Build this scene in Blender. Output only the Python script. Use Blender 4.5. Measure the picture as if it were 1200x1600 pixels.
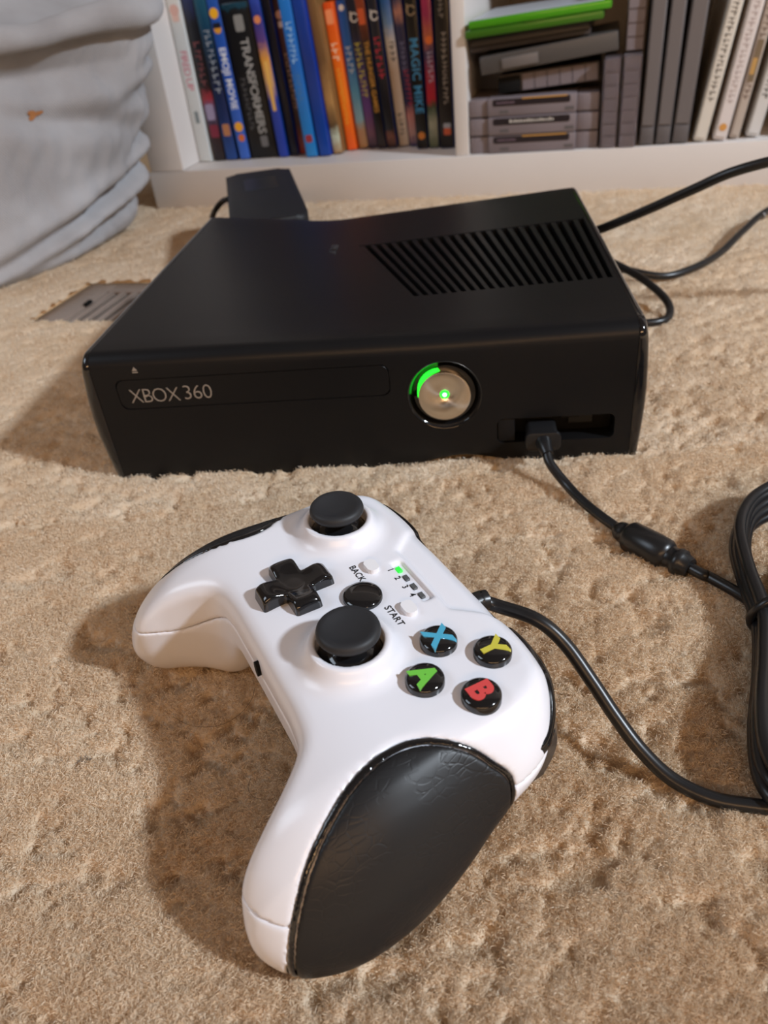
import bpy, bmesh, math, random
import numpy as np
from mathutils import Matrix, Vector, noise as mnoise

for o_ in list(bpy.data.objects): bpy.data.objects.remove(o_, do_unlink=True)
SC = bpy.context.scene
COL = SC.collection
random.seed(7)
RNG = np.random.default_rng(11)

# ------------------------------------------------------------------ camera, world, lights, exposure
PITCH, ROLL, CAMH, FPX = 0.6057, -0.1175, 0.2112, 1219.5
cF = np.array([0, math.cos(PITCH), -math.sin(PITCH)]); cR0 = np.array([1., 0, 0]); cU0 = np.cross(cR0, cF)
cR = math.cos(ROLL)*cR0 + math.sin(ROLL)*cU0; cU = -math.sin(ROLL)*cR0 + math.cos(ROLL)*cU0
cam = bpy.data.cameras.new('camera'); camo = bpy.data.objects.new('camera', cam); COL.objects.link(camo)
camo.matrix_world = Matrix(((cR[0], cU[0], -cF[0], 0), (cR[1], cU[1], -cF[1], 0), (cR[2], cU[2], -cF[2], CAMH), (0, 0, 0, 1)))
cam.sensor_width = 36; cam.lens = 36*FPX/1600; cam.clip_start = 0.01; cam.clip_end = 50
cam.dof.use_dof = True; cam.dof.focus_distance = 0.262; cam.dof.aperture_fstop = 15.5
SC.camera = camo
SC.view_settings.view_transform = 'Standard'; SC.view_settings.look = 'None'
SC.view_settings.gamma = 1.0; SC.view_settings.use_curve_mapping = False
SC.view_settings.exposure = 0.0

world = bpy.data.worlds.new('room_ambient'); SC.world = world; world.use_nodes = True
bg = world.node_tree.nodes['Background']; bg.inputs[0].default_value = (1.0, 0.68, 0.44, 1); bg.inputs[1].default_value = 0.115

def area_light(name, loc, target, size, watts, color, shape='DISK'):
    l = bpy.data.lights.new(name, 'AREA'); l.shape = shape; l.size = size; l.energy = watts; l.color = color
    o = bpy.data.objects.new(name, l); COL.objects.link(o); o.location = loc
    o.rotation_euler = (Vector(target)-Vector(loc)).to_track_quat('-Z', 'Y').to_euler(); return o
KEYDIR = Vector((0.69, -0.41, 0.595)).normalized()
kp = Vector((0.0, 0.3, 0)) + KEYDIR*2.6
area_light('ceiling_lamp_light', kp, (0, 0.35, 0), 0.17, 68, (0.81, 0.90, 1.0))
wl = area_light('warm_fill_strip', (-0.1, -2.3, 1.25), (0, 0.4, 0), 2.4, 22, (1.0, 0.58, 0.28), 'RECTANGLE'); wl.data.size_y = 0.22  # wide unseen strip, added for warm front fill and the console's edge highlight
area_light('window_daylight', (-2.4, 0.2, 2.0), (-0.2, 0.9, 0.1), 1.2, 24, (0.74, 0.86, 1.0), 'SQUARE')

# ------------------------------------------------------------------ helpers
def tag(o, label=None, cat=None, group=None, kind=None):
    if label: o['label'] = label
    if cat: o['category'] = cat
    if group: o['group'] = group
    if kind: o['kind'] = kind
    return o
def empty(name, mat=None):
    o = bpy.data.objects.new(name, None); COL.objects.link(o); o.empty_display_size = 0.02
    if mat is not None: o.matrix_world = mat
    return o
def link(name, me, m=None, parent=None):
    o = bpy.data.objects.new(name, me); COL.objects.link(o)
    if m is not None:
        me.materials.clear(); me.materials.append(m)
    if parent is not None: o.parent = parent
    return o
def mk(name, V, Fs, m=None, parent=None, smooth=None):
    me = bpy.data.meshes.new(name); me.from_pydata([tuple(map(float, p)) for p in V], [], [tuple(map(int, q)) for q in Fs]); me.update()
    if smooth is not None:
        me.shade_smooth(); me.set_sharp_from_angle(angle=math.radians(smooth))
    return link(name, me, m, parent)
def bmo(name, bm, m=None, parent=None, smooth=None):
    bmesh.ops.recalc_face_normals(bm, faces=bm.faces)
    me = bpy.data.meshes.new(name); bm.to_mesh(me); bm.free()
    if smooth is not None:
        me.shade_smooth(); me.set_sharp_from_angle(angle=math.radians(smooth))
    return link(name, me, m, parent)
def box_bm(x0, x1, y0, y1, z0, z1, bev=0, seg=2, bm=None):
    own = bmesh.new()
    vs = [own.verts.new((x, y, z)) for z in (z0, z1) for y in (y0, y1) for x in (x0, x1)]
    for f in ((0, 2, 3, 1), (4, 5, 7, 6), (0, 1, 5, 4), (2, 6, 7, 3), (0, 4, 6, 2), (1, 3, 7, 5)): own.faces.new([vs[i] for i in f])
    if bev > 0: bmesh.ops.bevel(own, geom=own.edges[:], offset=bev, segments=seg, profile=0.5, affect='EDGES')
    if bm is None: return own
    me = bpy.data.meshes.new('t'); own.to_mesh(me); own.free(); bm.from_mesh(me); bpy.data.meshes.remove(me); return bm
def box(name, x0, x1, y0, y1, z0, z1, m, parent=None, bev=0.0, seg=2):
    return bmo(name, box_bm(x0, x1, y0, y1, z0, z1, bev, seg), m, parent, 40 if bev else None)
def prism_bm(pts, z0, z1, bev=0.0, seg=2, topbev=True):
    bm = bmesh.new(); n = len(pts)
    a = [bm.verts.new((p[0], p[1], z0)) for p in pts]; b = [bm.verts.new((p[0], p[1], z1)) for p in pts]
    bm.faces.new(a[::-1]); top = bm.faces.new(b)
    for i in range(n): bm.faces.new((a[i], a[(i+1) % n], b[(i+1) % n], b[i]))
    if bev > 0:
        bmesh.ops.bevel(bm, geom=list(top.edges), offset=bev, segments=seg, profile=0.5, affect='EDGES')
    return bm
def rrect(w, h, r, n=6, cx=0, cy=0):
    P = []
    for (sx, sy, a0) in ((1, 1, 0), (-1, 1, 90), (-1, -1, 180), (1, -1, 270)):
        for i in range(n+1):
            a = math.radians(a0+90*i/n); P.append((cx+sx*(w/2-r)+r*math.cos(a), cy+sy*(h/2-r)+r*math.sin(a)))
    return P
def lathe(name, prof, m, parent=None, n=48, smooth=40, at=(0, 0, 0)):
    V = []; Fs = []
    for (r, z) in prof:
        for k in range(n):
            a = 2*math.pi*k/n; V.append((at[0]+r*math.cos(a), at[1]+r*math.sin(a), at[2]+z))
    for i in range(len(prof)-1):
        for k in range(n): Fs.append((i*n+k, i*n+(k+1) % n, (i+1)*n+(k+1) % n, (i+1)*n+k))
    if prof[0][0] > 1e-6: Fs.append(list(range(n))[::-1])
    if prof[-1][0] > 1e-6: Fs.append([(len(prof)-1)*n+k for k in range(n)])
    o = mk(name, V, Fs, m, parent, smooth)
    bm = bmesh.new(); bm.from_mesh(o.data); bmesh.ops.remove_doubles(bm, verts=bm.verts, dist=1e-7); bmesh.ops.recalc_face_normals(bm, faces=bm.faces); bm.to_mesh(o.data); bm.free()
    return o
def catmull(P, per=10):
    P = [np.array(p, float) for p in P]; Q = [2*P[0]-P[1]]+P+[2*P[-1]-P[-2]]; out = []
    for i in range(1, len(Q)-2):
        p0, p1, p2, p3 = Q[i-1:i+3]
        for k in range(per):
            t = k/per; out.append(0.5*((2*p1)+(-p0+p2)*t+(2*p0-5*p1+4*p2-p3)*t*t+(-p0+3*p1-3*p2+p3)*t**3))
    out.append(P[-1]); return np.array(out)
def closed_catmull(P, per=8):
    P = [np.array(p, float) for p in P]; n = len(P); out = []
    for i in range(n):
        p0, p1, p2, p3 = P[i-1], P[i], P[(i+1) % n], P[(i+2) % n]
        for k in range(per):
            t = k/per; out.append(0.5*((2*p1)+(-p0+p2)*t+(2*p0-5*p1+4*p2-p3)*t*t+(-p0+3*p1-3*p2+p3)*t**3))
    return np.array(out)
def tube_mesh(P, r, n=12, closed=False):
    P = np.array(P, float); m = len(P); rr = np.broadcast_to(np.array(r, float), (m,))
    T = np.gradient(P, axis=0) if not closed else (np.roll(P, -1, 0)-np.roll(P, 1, 0))
    T /= np.linalg.norm(T, axis=1)[:, None]+1e-12
    up = np.array([0, 0, 1.]) if abs(T[0][2]) < .9 else np.array([1., 0, 0])
    N = np.cross(T[0], up); N /= np.linalg.norm(N); V = []
    for i in range(m):
        N = N-T[i]*(N@T[i]); N /= np.linalg.norm(N); B = np.cross(T[i], N)
        for k in range(n):
            a = 2*math.pi*k/n; V.append(P[i]+rr[i]*(math.cos(a)*N+math.sin(a)*B))
    Fs = []
    for i in range(m if closed else m-1):
        j = (i+1) % m
        for k in range(n): Fs.append((i*n+k, i*n+(k+1) % n, j*n+(k+1) % n, j*n+k))
    if not closed: Fs += [tuple(range(n))[::-1], tuple((m-1)*n+k for k in range(n))]
    return V, Fs
def tube(name, P, r, m, parent=None, n=12, per=10, closed=False):
    C = (closed_catmull(P, per) if closed else catmull(P, per)) if per > 1 else np.array(P)
    V, Fs = tube_mesh(C, r, n, closed); return mk(name, V, Fs, m, parent, 60)
def boolean(o, cutter, op='DIFFERENCE'):
    md = o.modifiers.new('b', 'BOOLEAN'); md.operation = op; md.object = cutter; md.solver = 'EXACT'
    dg = bpy.context.evaluated_depsgraph_get(); dg.update()
    me = bpy.data.meshes.new_from_object(o.evaluated_get(dg)); o.modifiers.clear(); old = o.data; o.data = me; bpy.data.meshes.remove(old)
    cm = cutter.data; bpy.data.objects.remove(cutter); bpy.data.meshes.remove(cm)
def text_mesh(s, size, extrude=0.0001, align='CENTER', shear=0.0, bold=0.0, spacing=1.0, res=3):
    c = bpy.data.curves.new('t', 'FONT'); c.body = s; c.size = size; c.extrude = extrude; c.align_x = align; c.align_y = 'CENTER'
    c.shear = shear; c.offset = bold; c.space_character = spacing; c.resolution_u = res
    o = bpy.data.objects.new('t', c); COL.objects.link(o); dg = bpy.context.evaluated_depsgraph_get(); dg.update()
    me = bpy.data.meshes.new_from_object(o.evaluated_get(dg)); bpy.data.objects.remove(o); bpy.data.curves.remove(c); return me
def text(name, s, size, m, parent, mat4, **k):
    me = text_mesh(s, size, **k); me.name = name; me.transform(mat4); return link(name, me, m, parent)
def smooth01(a, b, x):
    t = np.clip((x-a)/(b-a), 0, 1); return t*t*(3-2*t)

def px(x, y, z):
    d = cF*FPX+(x-600)*cR+(800-y)*cU; t_ = (z-CAMH)/d[2]; return np.array([0, 0, CAMH])+d*t_
# ---- materials
def nodes(m): return m.node_tree.nodes, m.node_tree.links
def mat(name, col, rough=0.5, spec=0.5, metal=0.0, coat=0.0, emit=None, estr=0.0, bump=None, vary=None, sheen=0.0, trans=0.0, ior=1.5, coat_rough=0.05):
    m = bpy.data.materials.new(name); m.use_nodes = True; N, L = nodes(m); b = N['Principled BSDF']
    b.inputs['Base Color'].default_value = (*col, 1); b.inputs['Roughness'].default_value = rough
    b.inputs['Specular IOR Level'].default_value = spec; b.inputs['Metallic'].default_value = metal; b.inputs['IOR'].default_value = ior
    b.inputs['Coat Weight'].default_value = coat; b.inputs['Coat Roughness'].default_value = coat_rough; b.inputs['Sheen Weight'].default_value = sheen
    b.inputs['Transmission Weight'].default_value = trans
    if emit: b.inputs['Emission Color'].default_value = (*emit, 1); b.inputs['Emission Strength'].default_value = estr
    tc = N.new('ShaderNodeTexCoord')
    if bump:
        sc, st, dist = bump; nz = N.new('ShaderNodeTexNoise'); nz.inputs['Scale'].default_value = sc; nz.inputs['Detail'].default_value = 4
        L.new(tc.outputs['Object'], nz.inputs['Vector']); bp = N.new('ShaderNodeBump'); bp.inputs['Strength'].default_value = st; bp.inputs['Distance'].default_value = dist
        L.new(nz.outputs['Fac'], bp.inputs['Height']); L.new(bp.outputs['Normal'], b.inputs['Normal'])
    if vary:
        sc, amt, col2 = vary; nz = N.new('ShaderNodeTexNoise'); nz.inputs['Scale'].default_value = sc; nz.inputs['Detail'].default_value = 5
        L.new(tc.outputs['Object'], nz.inputs['Vector']); mr = N.new('ShaderNodeMapRange'); mr.inputs[1].default_value = .35; mr.inputs[2].default_value = .7; mr.inputs[4].default_value = amt
        L.new(nz.outputs['Fac'], mr.inputs[0]); mx = N.new('ShaderNodeMix'); mx.data_type = 'RGBA'
        mx.inputs[6].default_value = (*col, 1); mx.inputs[7].default_value = (*col2, 1); L.new(mr.outputs[0], mx.inputs[0]); L.new(mx.outputs[2], b.inputs['Base Color'])
    return m
def srgb(r, g, b):
    return tuple(((c/255)/12.92 if c/255 <= .04045 else ((c/255+.055)/1.055)**2.4) for c in (r, g, b))
_mc = {}
def cmat(rgb, rough=0.4, **k):
    key = (rgb, rough, tuple(sorted(k.items())))
    if key not in _mc: _mc[key] = mat('paint_%d_%d_%d' % rgb, srgb(*rgb), rough, **k)
    return _mc[key]

M_WHITE_WOOD = mat('white_melamine', srgb(214, 208, 204), 0.45, vary=(6, .3, srgb(200, 192, 186)))
M_WALL = mat('painted_wall', srgb(150, 140, 130), 0.85)
M_FLOORBASE = mat('carpet_backing', srgb(230, 198, 158), 0.95, spec=0.1)
M_BLACK_MATTE = mat('black_matte_plastic', (0.006, 0.006, 0.007), 0.38, spec=0.24, bump=(900, .06, .0004), vary=(14, .5, (0.009, 0.0088, 0.0088)))
M_BLACK_GLOSS = mat('black_gloss_plastic', (0.008, 0.008, 0.009), 0.10, spec=0.5, coat=0.4)
M_DARK = mat('dark_interior', (0.004, 0.004, 0.004), 0.7, spec=0.2)
M_CABLE = mat('black_cable_rubber', (0.011, 0.011, 0.012), 0.33, spec=0.5)
M_BRICK = mat('dark_adapter_plastic', (0.010, 0.011, 0.014), 0.55, spec=0.35)
M_WHITE_PLASTIC = mat('white_shell_plastic', srgb(233, 233, 240), 0.28, spec=0.5, coat=0.15, coat_rough=.15)
M_WHITE_BTN = mat('white_button_plastic', srgb(236, 235, 238), 0.32)
M_RUBBER_CAP = mat('black_stick_rubber', (0.020, 0.021, 0.024), 0.55, spec=0.4)
M_INK = mat('black_print', (0.012, 0.012, 0.014), 0.5)
M_GREY_PRINT = mat('grey_print', srgb(150, 138, 126), 0.5)

# ------------------------------------------------------------------ numpy noise
def vnoise(x, y, seed=0):
    xi = np.floor(x).astype(np.int64); yi = np.floor(y).astype(np.int64); xf = x-xi; yf = y-yi
    def h(a, b):
        n = (a*374761393+b*668265263+seed*1442695041) & 0x7fffffff; n = ((n ^ (n >> 13))*1274126177) & 0x7fffffff
        return ((n ^ (n >> 16)) & 0xffff)/65535.0
    u = xf*xf*(3-2*xf); w = yf*yf*(3-2*yf)
    return (h(xi, yi)*(1-u)+h(xi+1, yi)*u)*(1-w)+(h(xi, yi+1)*(1-u)+h(xi+1, yi+1)*u)*w

# ------------------------------------------------------------------ room frame (bookcase, register and wall share it)
S0 = np.array([-0.2321, 1.0148, 0.0]); SA = math.atan2(-0.3087, 0.9511)
SD = np.array([0.9511, -0.3087, 0]); SN = np.array([0.3087, 0.9511, 0])
ROOM = Matrix.Translation(Vector((S0[0], S0[1], 0))) @ Matrix.Rotation(SA, 4, 'Z')     # x along shelf front, y into the shelf
FLOOR_Z = -0.0065

# vent opening in room coordinates (x along d, y along n, origin S0)
vb = np.array([-0.25, 0.75, 0])-S0
VX0 = float(vb@SD); VY1 = float(vb@SN); VX1 = VX0+0.30; VY0 = VY1-0.104

# ------------------------------------------------------------------ floor
def floor_mesh():
    xs = sorted(set(list(np.linspace(-3.0, 3.2, 40))+[VX0, VX1])); ys = sorted(set(list(np.linspace(-3.2, 0.45, 30))+[VY0, VY1]))
    V = [(x, y, FLOOR_Z) for y in ys for x in xs]; n = len(xs); Fs = []
    for j in range(len(ys)-1):
        for i in range(n-1):
            cx = (xs[i]+xs[i+1])/2; cy = (ys[j]+ys[j+1])/2
            if VX0 < cx < VX1 and VY0 < cy < VY1: continue
            Fs.append((j*n+i, j*n+i+1, (j+1)*n+i+1, (j+1)*n+i))
    o = mk('floor', V, Fs, M_FLOORBASE); o.matrix_world = ROOM; return tag(o, 'beige cut pile wall to wall carpet backing', None, kind='structure')
FLOOR = floor_mesh()

# walls behind the bookcase
w = box('wall_back', -1.6, 3.0, 0.43, 0.47, FLOOR_Z, 2.4, M_WALL); w.matrix_world = ROOM; tag(w, 'plain painted wall behind the bookcase', None, kind='structure')
w = box('baseboard_back', -1.6, 3.0, 0.415, 0.43, FLOOR_Z, 0.085, M_WHITE_WOOD, bev=.003); w.matrix_world = ROOM; tag(w, 'white baseboard behind the bookcase', None, kind='structure')

# ------------------------------------------------------------------ bookcase
def bookcase():
    t = empty('bookcase', ROOM); tag(t, 'white cube bookcase holding disc cases and game cartridges', 'bookcase')
    D = 0.39; g = 0.0012
    box('bottom_board', 0, 1.09, 0, D, FLOOR_Z+0.0005, 0.038, M_WHITE_WOOD, t, .0012)
    box('side_panel', 0.0035, 0.0468, 0.0, D, 0.038+g*.3, 0.72, M_WHITE_WOOD, t, .0012)
    box('divider', 0.3714, 0.3855, 0.002, D, 0.038+g*.1, 0.36, M_WHITE_WOOD, t, .0008)
    box('divider', 0.7105, 0.7246, 0.002, D, 0.038+g*.1, 0.36, M_WHITE_WOOD, t, .0008)
    box('side_panel', 1.046, 1.0865, 0.0, D, 0.038+g*.3, 0.72, M_WHITE_WOOD, t, .0012)
    box('shelf_board', 0.0468, 1.046, 0.002, D, 0.36, 0.376, M_WHITE_WOOD, t, .0008)
    box('top_board', 0, 1.09, 0, D, 0.72, 0.758, M_WHITE_WOOD, t, .0012)
    box('back_panel', 0.0468, 1.046, D-0.006, D, 0.038, 0.72, mat('back_panel', srgb(120, 112, 104), .7), t)
bookcase()
SHELF = 0.0382

# ---- spine print helpers: local frame of a case: x across the spine, y depth, z up; spine face at y=0
TXT_ROT = Matrix(((0, 1, 0, 0), (0, 0, -1, 0), (-1, 0, 0, 0), (0, 0, 0, 1)))   # text x -> -z (reads downwards), text y -> +x, normal -> -y
def spine_text(parent, s, size, m, x, z, y=-0.0001, name='spine_lettering', **k):
    k.setdefault('extrude', 0.00004)
    return text(name, s, size, m, parent, Matrix.Translation((x, y, z)) @ TXT_ROT, **k)
def patch(parent, name, x0, x1, z0, z1, rgb, y=-0.00012, rough=.35):
    bm = prism_bm(rrect(x1-x0, z1-z0, min(x1-x0, z1-z0)*.2, 3, (x0+x1)/2, (z0+z1)/2), 0, 0.0001)
    bm.transform(Matrix(((1, 0, 0, 0), (0, 0, -1, 0), (0, 1, 0, 0), (0, 0, 0, 1)))); bm.transform(Matrix.Translation((0, y, 0)))
    return bmo(name, bm, cmat(rgb, rough), parent)
def disc(parent, name, x, z, r, rgb, y=-0.00016, n=20):
    bm = prism_bm([(x+r*math.cos(2*math.pi*k/n), z+r*math.sin(2*math.pi*k/n)) for k in range(n)], 0, 0.0001)
    bm.transform(Matrix(((1, 0, 0, 0), (0, 0, -1, 0), (0, 1, 0, 0), (0, 0, 0, 1)))); bm.transform(Matrix.Translation((0, y, 0)))
    return bmo(name, bm, cmat(rgb, .35), parent)
def scribble(parent, rgb, x, z0, z1, wd, seed, name='spine_lettering'):
    """blurred lettering too small to read: a row of short strokes"""
    r = random.Random(seed); bm = bmesh.new(); z = z1
    while z > z0:
        h = wd*r.uniform(.45, .85); dx = r.uniform(-.06, .06)*wd
        for q in range(2):
            a = r.choice((-1, 0, 1))*wd*.25
            box_bm(x-wd*.5+dx, x+wd*.5+dx, -.00022, -.0001, z-h*.22-q*h*.5, z-q*h*.5, 0, 1, bm) if q == 0 else box_bm(x-wd*.12+a, x+wd*.12+a, -.00022, -.0001, z-h*.8, z-h*.1, 0, 1, bm)
        z -= h*1.25
    return bmo(name, bm, cmat(rgb, .5), parent)
def logo_mark(parent, x, z, s, rgb):
    P = [(s*math.cos(a)*.5, s*.5*math.sin(a)) for a in np.linspace(.4, 5.9, 20)]
    bm = bmesh.new()
    for i in range(len(P)-1):
        p, q = P[i], P[i+1]; w_ = s*.09
        n_ = Vector((q[1]-p[1], -(q[0]-p[0]))).normalized()*w_
        vs = [bm.verts.new((x+a+dx, -.0002, z+b+dz)) for (a, b, dx, dz) in ((p[0], p[1], n_[0], n_[1]), (p[0], p[1], -n_[0], -n_[1]), (q[0], q[1], -n_[0], -n_[1]), (q[0], q[1], n_[0], n_[1]))]
        bm.faces.new(vs)
    box_bm(x-s*.5, x-s*.32, -.00022, -.0001, z-.2*s, z+s*.75, 0, 1, bm)
    return bmo('format_mark', bm, cmat(rgb, .4), parent)

def spine_mat(name, stops, rough=.28, h=0.17):
    """printed spine: colour bands along its height"""
    m = bpy.data.materials.new(name); m.use_nodes = True; N, L = nodes(m); b = N['Principled BSDF']; b.inputs['Roughness'].default_value = rough
    tc = N.new('ShaderNodeTexCoord'); sp = N.new('ShaderNodeSeparateXYZ'); L.new(tc.outputs['Object'], sp.inputs[0])
    nz = N.new('ShaderNodeTexNoise'); nz.inputs['Scale'].default_value = 160; nz.inputs['Detail'].default_value = 3; L.new(tc.outputs['Object'], nz.inputs['Vector'])
    mr = N.new('ShaderNodeMapRange'); mr.inputs[2].default_value = h; L.new(sp.outputs[2], mr.inputs[0])
    ad = N.new('ShaderNodeMath'); ad.operation = 'MULTIPLY_ADD'; ad.inputs[1].default_value = .10; L.new(nz.outputs['Fac'], ad.inputs[0])
    sb = N.new('ShaderNodeMath'); sb.operation = 'SUBTRACT'; sb.inputs[1].default_value = .05; L.new(mr.outputs[0], sb.inputs[0]); L.new(sb.outputs[0], ad.inputs[2])
    cr = N.new('ShaderNodeValToRGB'); L.new(ad.outputs[0], cr.inputs[0]); e = cr.color_ramp.elements
    while len(e) < len(stops): e.new(.5)
    for k, (p, c) in enumerate(stops): e[k].position = p; e[k].color = (*srgb(*c), 1)
    L.new(cr.outputs[0], b.inputs['Base Color']); return m

_prev = [.0470, 0.0, .19]      # right foot of the last case, its lean and height
def disc_case(u, off, wd, h, lean, stops, label, kind='bluray', name='disc_case', case_rgb=None):
    wd *= .965; tl = math.tan(math.radians(lean)); need = _prev[0]+max(0, _prev[1]-tl)*min(h, _prev[2])+.0003+(.001 if lean < 0 else 0)*0
    u = max(u, need); _prev[:] = [u+wd, tl, h]
    mw = ROOM @ Matrix.Translation((u+wd/2, off, SHELF+abs(math.sin(math.radians(lean)))*wd/2)) @ Matrix.Rotation(math.radians(lean), 4, 'Y')
    t = empty(name, mw); tag(t, label, 'disc case', 'disc cases in the left cube')
    dep = 0.128 if kind == 'bluray' else 0.135
    cr = case_rgb or ((22, 60, 140) if kind == 'bluray' else (24, 24, 28))
    box('shell', -wd/2+.0002, wd/2-.0002, 0.0008, dep, 0, h, cmat(cr, .3), t, .0014)
    bm = prism_bm(rrect(wd-.0006, h-.002, .0012, 3, 0, h/2), 0, .0011, .0004, 2)
    bm.transform(Matrix(((1, 0, 0, 0), (0, 0, -1, 0), (0, 1, 0, 0), (0, 0, 0, 1)))); bm.transform(Matrix.Translation((0, .001, 0)))
    bmo('spine', bm, spine_mat('spine_print', stops, h=h), t, 40)
    return t
W_, K_ = (232, 232, 232), (10, 10, 13)
def build_cases():
    c = disc_case(.0478, .044, .0162, 0.190, 0, [(0, (196, 200, 200)), (1, (205, 208, 208))], 'white plastic disc case with pink lettering beside the bookcase side panel', 'dvd', case_rgb=(205, 210, 210))
    spine_text(c, 'FIRED UP', .0115, cmat((196, 92, 116)), 0, .098, spacing=.85); disc(c, 'portrait_print', 0, .157, .0055, (206, 168, 160)); patch(c, 'portrait_print', -.004, .004, .146, .156, (214, 182, 172)); patch(c, 'small_print', -.002, .003, .043, .056, (120, 130, 134))
    c = disc_case(.0660, .047, .0150, .190, -.5, [(0, (34, 30, 34)), (.18, (48, 30, 36)), (.3, (96, 84, 120)), (.36, (150, 50, 60)), (.42, (26, 25, 28)), (.75, (22, 24, 32)), (1, (40, 60, 120))], 'black disc case with dull red lettering next to the white one', 'dvd')
    scribble(c, (120, 66, 70), 0, .085, .125, .008, 2); patch(c, 'picture_print', -.005, .005, .045, .062, (150, 140, 170)); patch(c, 'picture_print', -.005, .006, .026, .040, (120, 40, 60))
    c = disc_case(.0822, .046, .0152, .190, -1.0, [(0, (30, 70, 140)), (.25, (20, 40, 90)), (.5, (22, 30, 52)), (.7, (20, 60, 90)), (1, (24, 96, 120))], 'dark blue disc case with teal top and pale lettering', 'dvd')
    scribble(c, (150, 160, 172), .001, .07, .135, .0075, 3); patch(c, 'picture_print', -.004, .005, .027, .040, (176, 120, 84))
    c = disc_case(.0982, .0455, .0138, .190, -2.0, [(0, (58, 104, 200)), (.5, (36, 82, 176)), (1, (34, 84, 170))], 'bright blue disc case with bold white title and yellow discs', 'dvd')
    spine_text(c, 'EMOJI MOVIE', .0108, cmat((220, 226, 236)), 0, .086, bold=.0002)
    disc(c, 'yellow_disc', -.0005, .150, .0052, (240, 178, 40)); disc(c, 'yellow_disc', 0, .135, .0045, (214, 150, 50)); patch(c, 'dark_hat_print', -.0045, .0045, .136, .141, (24, 26, 40), -.0003); disc(c, 'yellow_disc', .0003, .036, .0052, (236, 170, 50)); disc(c, 'orange_disc', .001, .024, .004, (210, 110, 50))
    c = disc_case(.1130, .0485, .0350, .158, -2.2, [(0, (14, 14, 16)), (.955, (16, 16, 18)), (.962, (14, 54, 70)), (1, (18, 64, 84))], 'wide black disc box with faded silver lettering and shield mark', 'dvd', 'disc_box')
    spine_text(c, 'TRANSFORMERS', .0140, cmat((150, 150, 148)), .003, .075, bold=.0003, spacing=.93); scribble(c, (84, 84, 86), -.008, .03, .085, .006, 5)
    patch(c, 'shield_mark', -.004, .007, .130, .146, (132, 132, 130)); patch(c, 'shield_mark', -.001, .008, .012, .024, (104, 104, 106))
    c = disc_case(.1512, .046, .0118, .171, -2.4, [(0, (34, 60, 160)), (.35, (40, 60, 150)), (.45, (190, 150, 110)), (.6, (216, 150, 60)), (.7, (90, 60, 120)), (.85, (36, 50, 130)), (1, (50, 80, 180))], 'thin blue case with orange flame streak beside the wide black box')
    disc(c, 'face_print', 0, .140, .004, (216, 132, 84)); patch(c, 'streak_print', -.002, .002, .05, .1, (224, 176, 90))
    c = disc_case(.1636, .052, .0096, .171, -2.6, [(0, (10, 14, 40)), (1, (8, 10, 30))], 'thin navy case with a plain spine')
    c = disc_case(.1738, .058, .0108, .171, -2.6, [(0, (150, 56, 36)), (.2, (60, 36, 34)), (.5, (46, 30, 30)), (.75, (84, 40, 40)), (1, (40, 30, 34))], 'brown and black case with a portrait and tan lettering')
    scribble(c, (168, 134, 112), 0, .05, .105, .006, 7); disc(c, 'face_print', 0, .142, .0042, (206, 150, 124)); patch(c, 'collar_print', -.003, .003, .130, .136, (220, 200, 190))
    c = disc_case(.1888, .037, .0142, .190, -2.8, [(0, (40, 130, 200)), (.5, (24, 100, 184)), (1, (30, 120, 200))], 'sky blue case standing proud with small white lettering', 'dvd', case_rgb=(20, 90, 180))
    scribble(c, (150, 190, 225), 0, .10, .135, .007, 8); patch(c, 'red_print', -.004, .004, .016, .024, (150, 50, 60)); scribble(c, (70, 120, 170), 0, .06, .085, .006, 88); scribble(c, (170, 205, 235), 0, .155, .168, .006, 89)
    c = disc_case(.2042, .038, .0138, .190, -3.4, [(0, (16, 66, 156)), (.5, (8, 44, 120)), (1, (14, 60, 150))], 'deep royal blue case without any lettering', 'dvd', case_rgb=(12, 50, 140))
    c = disc_case(.2190, .047, .0112, .190, -3.6, [(0, (160, 120, 76)), (.1, (190, 200, 176)), (.16, (96, 74, 48)), (.3, (176, 132, 78)), (.5, (110, 78, 46)), (1, (134, 98, 58))], 'golden brown case squeezed beside the orange one', 'dvd', case_rgb=(120, 88, 50))
    c = disc_case(.2312, .064, .0118, .149, -3.9, [(0, (232, 88, 24)), (.4, (240, 122, 26)), (1, (228, 84, 28))], 'short bright orange case with pale lettering', case_rgb=(214, 84, 24))
    scribble(c, (246, 214, 180), .0, .092, .110, .007, 9); scribble(c, (240, 180, 60), 0, .03, .085, .004, 10); patch(c, 'small_print', -.004, .004, .128, .142, (245, 150, 100))
    c = disc_case(.2438, .072, .0115, .150, -3.9, [(0, (196, 160, 116)), (.14, (190, 160, 130)), (.2, (150, 206, 236)), (.4, (90, 170, 226)), (.6, (40, 110, 200)), (1, (30, 90, 190))], 'short light blue case fading to sandy beige at its foot')
    scribble(c, (190, 214, 236), .0, .082, .105, .007, 11); disc(c, 'white_bird_print', 0, .142, .003, (235, 240, 245))
    c = disc_case(.2565, .069, .0110, .171, -4.0, [(0, (40, 34, 60)), (.1, (120, 80, 100)), (.25, (104, 70, 140)), (.5, (60, 50, 100)), (.7, (26, 26, 44)), (1, (30, 34, 60))], 'navy to purple case with yellow lettering')
    logo_mark(c, .001, .132, .008, W_); scribble(c, (200, 190, 70), 0, .055, .108, .007, 12)
    c = disc_case(.2688, .063, .0108, .171, -4.2, [(0, (40, 24, 22)), (.2, (20, 16, 18)), (.6, (24, 18, 18)), (.7, (90, 40, 24)), (.85, (150, 66, 36)), (1, (60, 30, 26))], 'black case with gold title and glowing embers at its top')
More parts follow.
